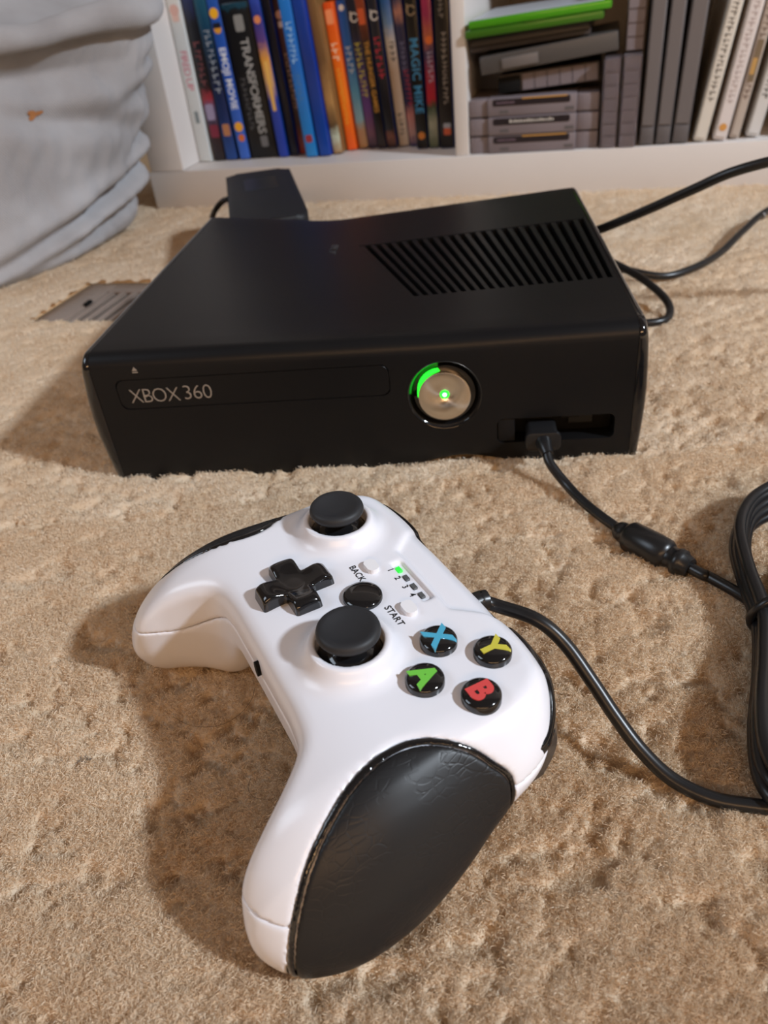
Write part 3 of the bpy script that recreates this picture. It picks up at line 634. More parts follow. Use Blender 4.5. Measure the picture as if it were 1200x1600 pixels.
    for i in range(na):
        for k in range(4): Fs.append((i*4+k, i*4+(k+1) % 4, i*4+4+(k+1) % 4, i*4+4+k))
    mk('unlit_ring', V, Fs, M_BLACK_GLOSS, pb)
    # port bay: flap stub at left, usb sockets, step
    pb2 = empty('port_bay'); pb2.parent = t
    box('flap', .0679, .0765, .0004, .0020, .0157, .0283, M_BLACK_MATTE, pb2, .0006); box('bay_floor', .0678, .1248, .0105, .0119, .0155, .0285, M_DARK, pb2)
    for x in (.0830, .1035): box('usb_socket', x, x+.0125, .0090, .0104, .0195, .0245, mat('socket_metal', (.03, .03, .03), .4, metal=.6), pb2, .0004, 1)
    box('bay_step', .0995, .1080, .002, .010, .0268, .0286, M_BLACK_MATTE, pb2)
    for (x, y) in ((-.115, .02), (.112, .02), (-.115, .24), (.112, .24)): lathe('foot', [(.006, 0), (.0065, .0004), (.0065, .001)], M_DARK, t, 20, 40, (x, y, -.00005))
console()

# ------------------------------------------------------------------ cables behind the console
def world_tube(name, label, pts, r, per=12):
    o = tube(name, pts, r, M_CABLE, None, 14, per); tag(o, label, 'cable', 'cables behind the console'); return o
world_tube('thick_cable', 'thick black cable arching up from behind the console to the right', [(.125, .640, .020), (.150, .600, .032), (.168, .560, .043), (.190, .530, .060), (.214, .502, .079), (.233, .484, .092), (.262, .468, .100), (.30, .458, .100), (.36, .455, .085), (.42, .46, .05), (.47, .47, .012), (.52, .48, .0005)], .0031)
o = world_tube('thin_cable', 'thin black cable curving away over the carpet with pale band', [(.130, .650, .004), (.165, .606, .010), (.200, .580, .007), (.228, .568, .002), (.255, .577, .002), (.285, .600, .003), (.318, .632, .009), (.355, .668, .012), (.42, .72, .004), (.50, .76, .001)], .0028)
tube('pale_band', [(.3420, .6545, .0112), (.3432, .6557, .0113)], .0030, cmat((150, 150, 150)), o, 14, 2)
world_tube('looped_cable', 'black cable looping out past the console corner', [(.120, .645, .008), (.150, .600, .022), (.172, .566, .025), (.190, .544, .020), (.204, .525, .012), (.210, .508, .005), (.206, .494, .001), (.196, .488, .0005), (.180, .49, .001), (.168, .500, .002)], .0027)
#CONTROLLER_BEGIN
# ------------------------------------------------------------------ controller (local frame in mm: u right, v forward, w up)
CO = np.array([-0.014231771, 0.183825654, 0.049746783]); CM = np.array([[0.41371, 0.90967, 0.03664], [-0.90962, 0.41469, -0.0249], [-0.03784, -0.02302, 0.99902]])
OUT_R = [(0, 41), (14, 41), (24, 40.6), (34, 41), (45, 39.6), (56, 36), (64.5, 29.5), (69.5, 19), (72, 7), (76.5, -9), (80, -23), (81.5, -37), (79.5, -49), (74, -59), (63, -65), (53.5, -59.8), (48, -49.5), (42, -40), (35.5, -33.8), (26, -31.8), (13, -31.5)]
def poly_sdf(P, X, Y):
    P = np.asarray(P, float); d = np.full(X.shape, 1e9); ins = np.zeros(X.shape, bool); n = len(P)
    for i in range(n):
        a = P[i]; b = P[(i+1) % n]; e = b-a; wx = X-a[0]; wy = Y-a[1]; t_ = np.clip((wx*e[0]+wy*e[1])/(e@e+1e-12), 0, 1)
        d = np.minimum(d, (wx-e[0]*t_)**2+(wy-e[1]*t_)**2)
        c = ((a[1] <= Y) & (b[1] > Y)) | ((b[1] <= Y) & (a[1] > Y))
        with np.errstate(divide='ignore', invalid='ignore'): xi = a[0]+(Y-a[1])/(e[1] if abs(e[1]) > 1e-12 else 1e-12)*e[0]
        ins ^= c & (X < xi)
    d = np.sqrt(d); return np.where(ins, -d, d)
def smax(a, b, k): h = np.clip(k-np.abs(a-b), 0, None)/k; return np.maximum(a, b)+h*h*k*.25
def smin(a, b, k): return -smax(-a, -b, k)
OUTLINE = closed_catmull([(u, v_) for u, v_ in OUT_R]+[(-u, v_) for u, v_ in OUT_R[:0:-1]], 5)
LST, RST = (-37.6, 14.6), (17.6, -8.2)
def ctl_top(u, v_):
    au = np.abs(u); s = np.maximum(0, -v_-12)/50
    T = -21*s**2.2-.026*np.maximum(0, au-50)**2*(1-.6*smooth01(0, 20, v_))-.02*np.maximum(0, v_-30)**2
    pan = np.maximum(np.maximum(26.5-v_, (np.abs(u)-17.0)-(v_-27)*.85), -99)      # lowered front centre panel
    T = T-1.7*smooth01(.9, -.9, pan)
    return T
def ctl_bot(u, v_):
    au = np.abs(u); g = smooth01(24, 46, au)*(smooth01(2, -34, v_)*smooth01(62, 46, au)+smooth01(18, -20, v_)*(1-smooth01(62, 46, au)))
    return -29-25.5*g-4.5*g*smooth01(-10, -40, u)-6*smooth01(46, 62, au)*smooth01(-20, 5, v_)+smooth01(22, 42, v_)*6
def body_sdf(u, v_, w_, o2):
    T = ctl_top(u, v_); B = ctl_bot(u, v_); au = np.abs(u)
    kt = 5+17*smooth01(48, 65, au)+3*smooth01(28, 38, v_); kb = 9+13*smooth01(30, 55, au)
    wall = o2+np.maximum(0, w_+8)*0.10+np.maximum(0, -w_-26)*.14
    d = smax(wall, w_-T, kt); d = smax(d, B-w_, kb)
    for (cx, cy) in (LST, RST):
        r = np.sqrt((u-cx)**2+(v_-cy)**2); cone = np.maximum(np.maximum((r-(11.9+(5.4-w_)*.62))*.82, w_-5.4), -6-w_); d = smin(d, cone, 3.0)
    return d
def seam_w(u, v_):
    au = np.abs(u); return -13-13*smooth01(0, -50, v_)*smooth01(25, 50, au)-5*smooth01(48, 66, au)*smooth01(-30, 20, v_)
#CONTROLLER_END
def ctl_grid(h, lo, hi):
    ax = [np.arange(lo[i], hi[i]+h, h) for i in range(3)]; X, Y = np.meshgrid(ax[0], ax[1], indexing='ij'); o2 = poly_sdf(OUTLINE, X, Y)
    U, Vv, Ww = np.meshgrid(*ax, indexing='ij'); return ax, U, Vv, Ww, o2[:, :, None]
def surface_nets(Dg, lo, h):
    """naive surface nets on a numpy grid -> verts (mm), quads"""
    S = Dg < 0; nx, ny, nz = Dg.shape
    c = np.zeros((nx-1, ny-1, nz-1, 3)); cnt = np.zeros((nx-1, ny-1, nz-1))
    corners = [(i, j, k) for i in (0, 1) for j in (0, 1) for k in (0, 1)]
    def sl(o): return tuple(slice(o[a], o[a]+Dg.shape[a]-1) for a in range(3))
    for a in range(3):
        for o in corners:
            if o[a]: continue
            p = list(o); p[a] = 1; d0 = Dg[sl(o)]; d1 = Dg[sl(p)]; cr = (d0 < 0) != (d1 < 0)
            with np.errstate(divide='ignore', invalid='ignore'): t_ = np.where(cr, d0/(d0-d1), 0)
            for b in range(3): c[..., b] += np.where(cr, (o[b]+(t_ if b == a else 0)), 0)
            cnt += cr
    act = cnt > 0; idx = -np.ones(act.shape, int); idx[act] = np.arange(act.sum()); ii = np.argwhere(act)
    V = (ii+c[act]/cnt[act][:, None])*h+np.array(lo); Q = []
    for a in range(3):
        b, e = (a+1) % 3, (a+2) % 3
        n0 = [slice(None)]*3; n1 = [slice(None)]*3; n0[a] = slice(0, -1); n1[a] = slice(1, None); s0 = S[tuple(n0)]; s1 = S[tuple(n1)]
        cr = np.argwhere(s0 != s1); ok = (cr[:, b] > 0) & (cr[:, e] > 0) & (cr[:, b] < Dg.shape[b]-1) & (cr[:, e] < Dg.shape[e]-1); cr = cr[ok]
        f = s0[tuple(cr.T)]
        def at(db, de): q = cr.copy(); q[:, b] += db; q[:, e] += de; return idx[tuple(q.T)]
        q = np.stack([at(-1, -1), at(0, -1), at(0, 0), at(-1, 0)], 1); q[~f] = q[~f][:, ::-1]; Q.append(q)
    return V, np.concatenate(Q)
def np_mesh(name, V, Q, m, parent, smooth=180, relax=0):
    me = bpy.data.meshes.new(name); k = Q.shape[1]
    me.vertices.add(len(V)); me.vertices.foreach_set('co', np.ascontiguousarray(V, np.float32).ravel())
    me.loops.add(Q.size); me.loops.foreach_set('vertex_index', Q.astype(np.int32).ravel())
    me.polygons.add(len(Q)); me.polygons.foreach_set('loop_start', np.arange(0, Q.size, k, dtype=np.int32)); me.polygons.foreach_set('loop_total', np.full(len(Q), k, np.int32))
    me.update(calc_edges=True); me.validate(); me.shade_smooth()
    if smooth < 180: me.set_sharp_from_angle(angle=math.radians(smooth))
    return link(name, me, m, parent)
def sdf_obj(name, Dg, lo, h, m, parent, smooth=180, it=2):
    V, Q = surface_nets(Dg, lo, h)
    for _ in range(it):      # light neighbour smoothing
        acc = np.zeros_like(V); n = np.zeros(len(V))
        for a, b in ((0, 1), (1, 2), (2, 3), (3, 0)):
            np.add.at(acc, Q[:, a], V[Q[:, b]]); np.add.at(n, Q[:, a], 1); np.add.at(acc, Q[:, b], V[Q[:, a]]); np.add.at(n, Q[:, b], 1)
        V = V*.5+.5*acc/n[:, None]
    return np_mesh(name, V*1e-3, Q, m, parent, smooth)
# grip panel outline in (v, q = -0.6u+0.8w)
#RUB_BEGIN
RUB = [(12.9, -53.5), (9.1, -46.2), (4.2, -39.8), (-2.5, -35.1), (-9.7, -32.9), (-18.2, -33.1), (-26.8, -35.7), (-35.1, -40.8), (-43.1, -48.3), (-49.4, -57.7), (-53.6, -67.6), (-54.7, -77.1), (-50, -92), (-20, -99), (4, -86), (11, -68)]
#RUB_END
_rv = np.arange(-80, 60, .5); _rq = np.arange(-120, 20, .5); _RT = None
def rub_sdf(v_, q):
    global _RT
    if _RT is None: _RT = poly_sdf(closed_catmull(RUB, 6), *np.meshgrid(_rv, _rq, indexing='ij'))
    a = np.clip((v_+80)/.5, 0, len(_rv)-1.01); b = np.clip((q+120)/.5, 0, len(_rq)-1.01); i = a.astype(np.int32); j = b.astype(np.int32); a = a-i; b = b-j
    return (_RT[i, j]*(1-a)+_RT[i+1, j]*a)*(1-b)+(_RT[i, j+1]*(1-a)+_RT[i+1, j+1]*a)*b
def grip_lim(U_, W_, s): return 51+19*smooth01(-28, -46, W_)-s*U_
def surf_w(u, v_):
    u = np.asarray(u, float); v_ = np.asarray(v_, float); a = np.full(u.shape, -6.0); b = np.full(u.shape, 9.0); o2 = poly_sdf(OUTLINE, u, v_)
    for _ in range(30):
        c = (a+b)/2; ins = body_sdf(u, v_, c, o2) < 0; a = np.where(ins, c, a); b = np.where(ins, b, c)
    return a
def controller():
    mw = Matrix([[*(CM[i]), CO[i]] for i in range(3)]+[[0, 0, 0, 1]])
    t = empty('game_controller', mw); tag(t, 'white game controller with black textured grips on the carpet', 'game controller')
    h = .75; lo = (-86, -70, -60); hi = (86, 47, 10)
    ax, U, Vv, Ww, o2 = ctl_grid(h, lo, hi); D = body_sdf(U, Vv, Ww, o2)
    # stick wells
    Dw = D
    for (cx, cy) in (LST, RST):
        r = np.sqrt((U-cx)**2+(Vv-cy)**2); well = np.maximum(r-9.9, -7-Ww); Dw = smax(Dw, -well, .8)
    # led slot
    slot = np.maximum(np.maximum(np.abs(U+1.0)-10.6, np.abs(Vv-23.2)-1.9), -1.6-Ww); Dw = np.maximum(Dw, -slot)
    sw = seam_w(U, Vv)
    rub = {}
    for s in (1, -1):
        q = -.6*s*U+.8*Ww; pd = np.maximum(rub_sdf(Vv, q), grip_lim(U, Ww, s)); rub[s] = pd
        Dw = np.maximum(Dw, -np.maximum(pd-1.0, -(D+1.2)))     # shallow recess for the grip inlay
    sdf_obj('upper_shell', np.maximum(Dw, sw-Ww+.07), lo, h, M_WHITE_PLASTIC, t)
    sdf_obj('lower_shell', np.maximum(Dw, Ww-sw+.07), lo, h, M_WHITE_PLASTIC, t)
    mr_ = bpy.data.materials.new('leather_textured_rubber'); mr_.use_nodes = True; N, L = nodes(mr_); b = N['Principled BSDF']
    b.inputs['Base Color'].default_value = (.011, .0112, .0125, 1); b.inputs['Roughness'].default_value = .42; b.inputs['Specular IOR Level'].default_value = .38
    tc = N.new('ShaderNodeTexCoord'); mp = N.new('ShaderNodeMapping'); mp.inputs['Scale'].default_value = (1.0, .55, 1.0); mp.inputs['Rotation'].default_value = (0, 0, .5); L.new(tc.outputs['Object'], mp.inputs[0])
    nz = N.new('ShaderNodeTexNoise'); nz.inputs['Scale'].default_value = 120; nz.inputs['Detail'].default_value = 2; L.new(mp.outputs[0], nz.inputs['Vector'])
    vo = N.new('ShaderNodeTexVoronoi'); vo.feature = 'DISTANCE_TO_EDGE'; vo.inputs['Scale'].default_value = 420
    va = N.new('ShaderNodeVectorMath'); va.operation = 'MULTIPLY_ADD'; va.inputs[1].default_value = (.0035, .0035, .0035); L.new(nz.outputs['Color'], va.inputs[0]); L.new(mp.outputs[0], va.inputs[2]); L.new(va.outputs[0], vo.inputs['Vector'])
    mr2 = N.new('ShaderNodeMapRange'); mr2.inputs[1].default_value = 0; mr2.inputs[2].default_value = .10; L.new(vo.outputs['Distance'], mr2.inputs[0])
    n2 = N.new('ShaderNodeTexNoise'); n2.inputs['Scale'].default_value = 70; L.new(tc.outputs['Object'], n2.inputs['Vector']); m2 = N.new('ShaderNodeMapRange'); m2.inputs[1].default_value = .44; m2.inputs[2].default_value = .60; L.new(n2.outputs['Fac'], m2.inputs[0])
    mm = N.new('ShaderNodeMath'); mm.operation = 'MAXIMUM'; L.new(mr2.outputs[0], mm.inputs[0]); L.new(m2.outputs[0], mm.inputs[1])
    bp = N.new('ShaderNodeBump'); bp.inputs['Strength'].default_value = .18; bp.inputs['Distance'].default_value = .0003; L.new(mm.outputs[0], bp.inputs['Height']); L.new(bp.outputs['Normal'], b.inputs['Normal'])
    for s in (1, -1):
        lo2 = (46, -66, -60) if s > 0 else (-86, -66, -60); hi2 = (86, 22, 4) if s > 0 else (-46, 22, 4); h2 = .52
        _, U2, V2, W2, o22 = ctl_grid(h2, lo2, hi2); Dg = body_sdf(U2, V2, W2, o22); pd = np.maximum(rub_sdf(V2, -.6*s*U2+.8*W2), grip_lim(U2, W2, s))
        sdf_obj('grip_trim', smax(smax(Dg-.20, -(Dg+1.0), .3), np.maximum(pd-1.05, -(pd+.6)), .5), lo2, h2, M_BLACK_GLOSS, t, 180, 3)
        sdf_obj('rubber_grip', smax(smax(Dg-.30, -(Dg+1.0), .3), pd+.45, 1.2), lo2, h2, mr_, t, 180, 3)
    mm_ = lambda x: x*1e-3
    # thumbsticks
    def stick(cx, cy):
        e = empty('thumbstick'); e.parent = t; e.matrix_local = Matrix.Translation((mm_(cx), mm_(cy), 0))
        lathe('socket_dome', [(mm_(r), mm_(z)) for r, z in ((9.75, -5.5), (9.7, 0.2), (9.2, .8), (8.0, 1.9), (6.4, 2.9), (5.0, 3.5), (4.2, 4.2))], M_BLACK_GLOSS, e, 56)
        lathe('stem', [(mm_(r), mm_(z)) for r, z in ((4.6, 2.5), (4.3, 4.0), (4.4, 5.6), (5.6, 7.0))], M_BLACK_GLOSS, e, 40)
        lathe('cap', [(mm_(r), mm_(z)) for r, z in ((4.4, 6.2), (7.0, 6.6), (8.7, 7.4), (9.35, 8.4), (9.4, 9.1), (9.15, 10.0), (8.5, 10.7), (7.6, 10.9), (6.8, 10.7), (5.2, 10.0), (3.0, 9.5), (0, 9.3))], M_RUBBER_CAP, e, 64)
    stick(*LST); stick(*RST)
    # d-pad
    hd = .45; lo3 = (-15, -15, -4); a3 = [np.arange(lo3[i], [15, 15, 7][i]+hd, hd) for i in range(3)]; X, Y, Z = np.meshgrid(*a3, indexing='ij')
    r = np.sqrt(X*X+Y*Y); top = 2.6+1.5*smooth01(3, 10, r)-.9*smooth01(10, 12.5, r)
    arm = smin(smax(np.abs(X)-4.3-(3-Z)*.10, np.abs(Y)-12.0-(3-Z)*.12, 1.2), smax(np.abs(Y)-4.3-(3-Z)*.10, np.abs(X)-12.0-(3-Z)*.12, 1.2), .6)
    o = sdf_obj('directional_pad', smax(smax(arm, Z-top, 1.3), -2.5-Z, .3), lo3, hd, M_BLACK_GLOSS, t, 180, 2); o.location = (mm_(-16.8), mm_(-11.2), mm_(.2))
    # face buttons with letters (text reads for the player: text x -> u, y -> v)
    for (s, u, v_, rgb) in (('X', 27.9, 15.4, (70, 170, 205)), ('Y', 39.6, 26.3, (205, 196, 70)), ('A', 38.6, 4.4, (110, 200, 70)), ('B', 51.2, 14.6, (214, 72, 72))):
        zt = float(ctl_top(np.array(u), np.array(v_)))
        e = empty('face_button'); e.parent = t; e.matrix_local = Matrix.Translation((mm_(u), mm_(v_), mm_(zt)))
        lathe('button_cap', [(mm_(r), mm_(z)) for r, z in ((5.55, -2), (5.55, 1.7), (5.3, 2.25), (4.6, 2.65), (3.0, 2.95), (1.5, 3.05), (0, 3.1))], M_BLACK_GLOSS, e, 48, 60)
        me = text_mesh(s, .0093, extrude=.0006, bold=.00048, res=6)
        xs_ = [v0.co.x for v0 in me.vertices]; ys_ = [v0.co.y for v0 in me.vertices]; mx_, my_ = (min(xs_)+max(xs_))/2, (min(ys_)+max(ys_))/2
        for vx in me.vertices: vx.co.x -= mx_; vx.co.y -= my_; vx.co.z += .00258
        me.update(); link('letter', me, cmat(rgb, .16, coat=.8), e)
    # guide button, back, start
    lathe('guide_button', [(mm_(r), mm_(z)) for r, z in ((6.3, -2), (6.3, .9), (6.0, 1.5), (5.0, 1.9), (3, 2.2), (0, 2.35))], M_BLACK_GLOSS, t, 56, 60, (mm_(-1.6), mm_(5.6), mm_(-.1)))
    for (u, v_) in ((-12.6, 14.5), (11.2, 15.1)):
        P = rrect(6.0, 4.1, 1.8, 10, u, v_); bm = prism_bm([(mm_(x), mm_(y)) for x, y in P], mm_(-1), mm_(1.7), mm_(.55), 4); bmo('menu_button', bm, M_WHITE_BTN, t, 30)
    TU = lambda u, v_, z=.06: Matrix.Translation((mm_(u), mm_(v_), mm_(z)))
    def print_on(name, body, size, u, v_, **k):
        me = text_mesh(body, size, **k); co = np.array([q.co[:] for q in me.vertices]); co[:, 0] += mm_(u); co[:, 1] += mm_(v_)
        co[:, 2] += surf_w(co[:, 0]*1e3, co[:, 1]*1e3)*1e-3; me.vertices.foreach_set('co', co.astype(np.float32).ravel()); me.update(); me.name = name; return link(name, me, M_INK, t)
    print_on('back_lettering', 'BACK', .0032, -12.9, 9.3, spacing=1.05, bold=.00003, extrude=.00012)
    print_on('start_lettering', 'START', .0032, 10.9, 10.0, spacing=1.05, bold=.00003, extrude=.00012)
    MLED = mat('unlit_led', srgb(84, 86, 88), .35); MLG = mat('green_led', (.02, .4, .04), .3, emit=(.02, .85, .05), estr=.9)
    for k, u in enumerate((-8.4, -3.5, 1.4, 6.3)):
        box('indicator_led', mm_(u-1.3), mm_(u+1.3), mm_(21.75), mm_(23.2), mm_(-1.7), mm_(-.75), MLG if k == 0 else MLED, t, mm_(.1), 1)
        print_on('number_lettering', str(k+1), .0029, (-8.6, -3.8, 1.2, 5.7)[k], 19.4, bold=.00001, extrude=.00012)
    # headset port on the rear wall, bumpers, triggers, strain relief
    bm = prism_bm([(mm_(1.5*math.cos(a)), mm_(3.0*math.sin(a))) for a in np.linspace(0, 2*math.pi, 25)[:-1]], 0, mm_(2.0))
    bm.transform(Matrix.Translation((mm_(-.2), mm_(-30.6), mm_(-9.8))) @ Matrix.Rotation(math.radians(90), 4, 'X')); bmo('headset_port', bm, M_DARK, t)
    for s in (1, -1):
        pts = [(14, 39.5), (24, 39.2), (34, 40.2), (45, 38.6), (55, 34.8), (61.8, 28.6), (63.6, 23.5), (62, 19)]; C = catmull(pts, 8); V, Fs = [], []
        Tn = np.gradient(C, axis=0); Tn /= np.linalg.norm(Tn, axis=1)[:, None]; Nn = np.stack([-Tn[:, 1], Tn[:, 0]], 1)
        m_ = len(C); prof = ((-4.5, -4.4), (1.0, -4.4), (2.0, -5.2), (2.4, -8), (2.2, -12.5), (1.0, -14), (-4.5, -14))
        for i in range(m_):
            f_ = math.sin(math.pi*min(max((i/(m_-1)), 0.04), .96))**.35; zo = float(ctl_top(C[i][0], C[i][1]))
            for (a, z) in prof:
                p = C[i]+Nn[i]*a*(f_ if a > 0 else 1); V.append((mm_(s*p[0]), mm_(p[1]), mm_(z+zo*.8-(6.5*float(smooth01(48, 62, C[i][0])) if z > -9 else 2.0*float(smooth01(48, 62, C[i][0]))))))
        n = len(prof)
        for i in range(m_-1):
            for k in range(n): Fs.append((i*n+k, i*n+(k+1) % n, i*n+n+(k+1) % n, i*n+n+k))
        Fs += [tuple(range(n)), tuple((m_-1)*n+k for k in range(n))[::-1]]
        o = mk('shoulder_bumper', V, Fs, M_BLACK_GLOSS, t, 50); bm = bmesh.new(); bm.from_mesh(o.data); bmesh.ops.recalc_face_normals(bm, faces=bm.faces); bm.to_mesh(o.data); bm.free()
        # trigger: curved paddle below the bumper
        V, Fs = [], []; K = 9
        for i in range(K):
            a = i/(K-1); zz = -15-22*a; out = 6.0*math.sin(math.pi*(.25+.62*a)); wdt = 9.5-2.5*a
            for (du, dv) in ((-wdt, -7), (-wdt, out), (-wdt*.6, out+1.4), (wdt*.6, out+1.4), (wdt, out), (wdt, -7)): V.append((mm_(s*(52.5+du-.1*dv)), mm_(32.5+dv-.42*du), mm_(zz)))
        for i in range(K-1):
            for k in range(6): Fs.append((i*6+k, i*6+(k+1) % 6, i*6+6+(k+1) % 6, i*6+6+k))
        Fs += [tuple(range(6)), tuple((K-1)*6+k for k in range(6))[::-1]]
        o = mk('trigger', V, Fs, mat('smoky_trigger_plastic', (.05, .045, .042), .25), t, 50); bm = bmesh.new(); bm.from_mesh(o.data); bmesh.ops.recalc_face_normals(bm, faces=bm.faces); bm.to_mesh(o.data); bm.free()
    sr = [(0.0, 36, -9), (0.0, 40, -9), (0, 46, -9)]
    tube('strain_relief', [(mm_(11), mm_(34), mm_(-9)), (mm_(11.2), mm_(41), mm_(-9)), (mm_(11.4), mm_(42), mm_(-9)), (mm_(11.6), mm_(43.6), mm_(-9.2))], [.0034]*31, M_CABLE, t, 14, 10)
    return t
CTL = controller()
def ctl_pt(u, v_, w_): return (CM@np.array([u, v_, w_])*1e-3+CO)

# ------------------------------------------------------------------ controller cable, breakaway joint, plug and coil
def cable():
    t = empty('controller_cable', Matrix.Translation((.12, .22, FLOOR_Z))); tag(t, 'black controller cable with inline joint and bundled coil', 'cable'); off = np.array([.12, .22, FLOOR_Z])
    W = lambda P: [np.array(p)-off for p in P]
    r = .0023
    a = ctl_pt(11.4, 42, -9.2); b = ctl_pt(14.6, 46.2, -11.0)
    tube('cord', W([a, b]+[px(*q) for q in ((838, 968, .036), (882, 1005, .030), (926, 1066, .021), (960, 1117, .014), (1000, 1170, .007), (1048, 1216, .002), (1108, 1246, 0), (1170, 1258, 0), (1230, 1262, .001), (1290, 1250, .003))]+[(.150, .142, .006)]), r, M_CABLE, t, 14, 12)
    # joint to console
    PM = CON @ Matrix.Translation((.0893, -.006, .0215)); pp = lambda x, y, z: np.array(PM @ Vector((x, y, z)))
    tube('cord', W([pp(.0009, -.0115, -.0012), pp(.0024, -.0175, -.0055), px(886, 758, .0030), px(910, 783, .0012), px(938, 806, .0012), px(966, 826, .0016)]), r, M_CABLE, t, 14, 12)
    j0 = np.array((.0995, .2690, .0018)); j1 = np.array((.1200, .2375, .0018)); ax_ = (j1-j0)/np.linalg.norm(j1-j0); L_ = np.linalg.norm(j1-j0)
    prof = [(0, .0028), (.002, .0042), (.004, .0046), (.0055, .0046), (.0062, .0054), (.008, .0068), (.020, .0070), (.0255, .0067), (.0270, .0058), (.0276, .0050), (.0305, .0050), (.0312, .0058), (.0335, .0058), (.0342, .0050), (L_, .0040)]
    prof = [(min(s, L_), q) for s, q in prof]
    V, Fs = tube_mesh(np.array([j0+ax_*s for s, q in prof])-off, [q for s, q in prof], 24); mk('breakaway_joint', V, Fs, M_CABLE, t, 50)
    tube('cord', W([j1-ax_*.002, j1+ax_*.006, px(1105, 900, .001), px(1150, 925, .0015), px(1190, 950, .003), px(1215, 962, .005)]), r, M_CABLE, t, 14, 12)
    # usb plug moulding in the console's port bay (console axes)
    e = empty('usb_plug'); e.parent = t
    e.matrix_local = Matrix.Translation(-Vector(off)) @ CON @ Matrix.Translation((.0893, -.006, .0215))
    bm = prism_bm(rrect(.0148, .0082, .0022, 4), 0, .0150, .0008, 2); bm.transform(Matrix.Rotation(math.radians(90), 4, 'X') @ Matrix.Translation((0, 0, -.0095))); o = bmo('plug_body', bm, M_CABLE, e, 40)
    bm = prism_bm(rrect(.0172, .0100, .003, 4), 0, .0026, .0008, 2); bm.transform(Matrix.Rotation(math.radians(90), 4, 'X') @ Matrix.Translation((0, 0, .0038))); bmo('plug_flange', bm, M_CABLE, e, 40)
    bm = prism_bm(rrect(.0118, .0045, .0004, 2), 0, .010); bm.transform(Matrix.Rotation(math.radians(90), 4, 'X') @ Matrix.Translation((0, 0, -.0145))); bmo('plug_metal', bm, mat('plug_steel', (.4, .4, .4), .3, metal=1), e)
    tube('plug_boot', [(0, -.006, 0), (.0005, -.010, -.0006), (.0014, -.014, -.0022)], np.linspace(.0040, .0028, 21), M_CABLE, e, 14, 10)
    # bundled coil: long loops gathered by a tie at the waist
    base = [px(*q, .011)[:2] for q in ((1225, 768), (1176, 792), (1160, 838), (1174, 893), (1198, 948), (1196, 1020), (1190, 1100), (1198, 1172), (1232, 1212), (1290, 1196), (1306, 1100), (1272, 1010), (1226, 948), (1290, 880), (1312, 815), (1280, 772))]
    waist = [1, 1, 1, .8, .30, .55, 1, 1, 1, 1, 1, .7, .30, .8, 1, 1]; rng = random.Random(5); cen = np.mean(base, axis=0)
    for k in range(7):
        dz = .0006+.0042*(k % 4)+(.0022 if k > 3 else 0); dr = (-.0025, .0022, -.0008, .0032, .0048, -.004, .001)[k]; P = []
        for p_, w_ in zip(base, waist):
            o_ = (p_-cen)/np.linalg.norm(p_-cen); q = p_+o_*(dr*w_+rng.uniform(-.0006, .0006)); P.append((q[0], q[1], dz*(.55+.45*w_)+rng.uniform(-.0004, .0004)+.0008))
        tube('coil_loop', W(P), r, M_CABLE, t, 12, 6, True)
    a_, b_ = np.array(base[4]), np.array(base[12]); c0 = (a_+b_)/2; ux = (b_-a_)/np.linalg.norm(b_-a_); hwid = np.linalg.norm(b_-a_)/2+.0045; vx_ = np.array([-ux[1], ux[0]]); P = []
    for i in range(24):
        q = 2*math.pi*i/24; p = c0+ux*hwid*math.cos(q)+vx_*.001*math.sin(2*q); P.append((p[0], p[1], .0062+.0088*math.sin(q)))
    tube('cable_tie', W(P), .0017, M_CABLE, t, 10, 3, True)
cable()

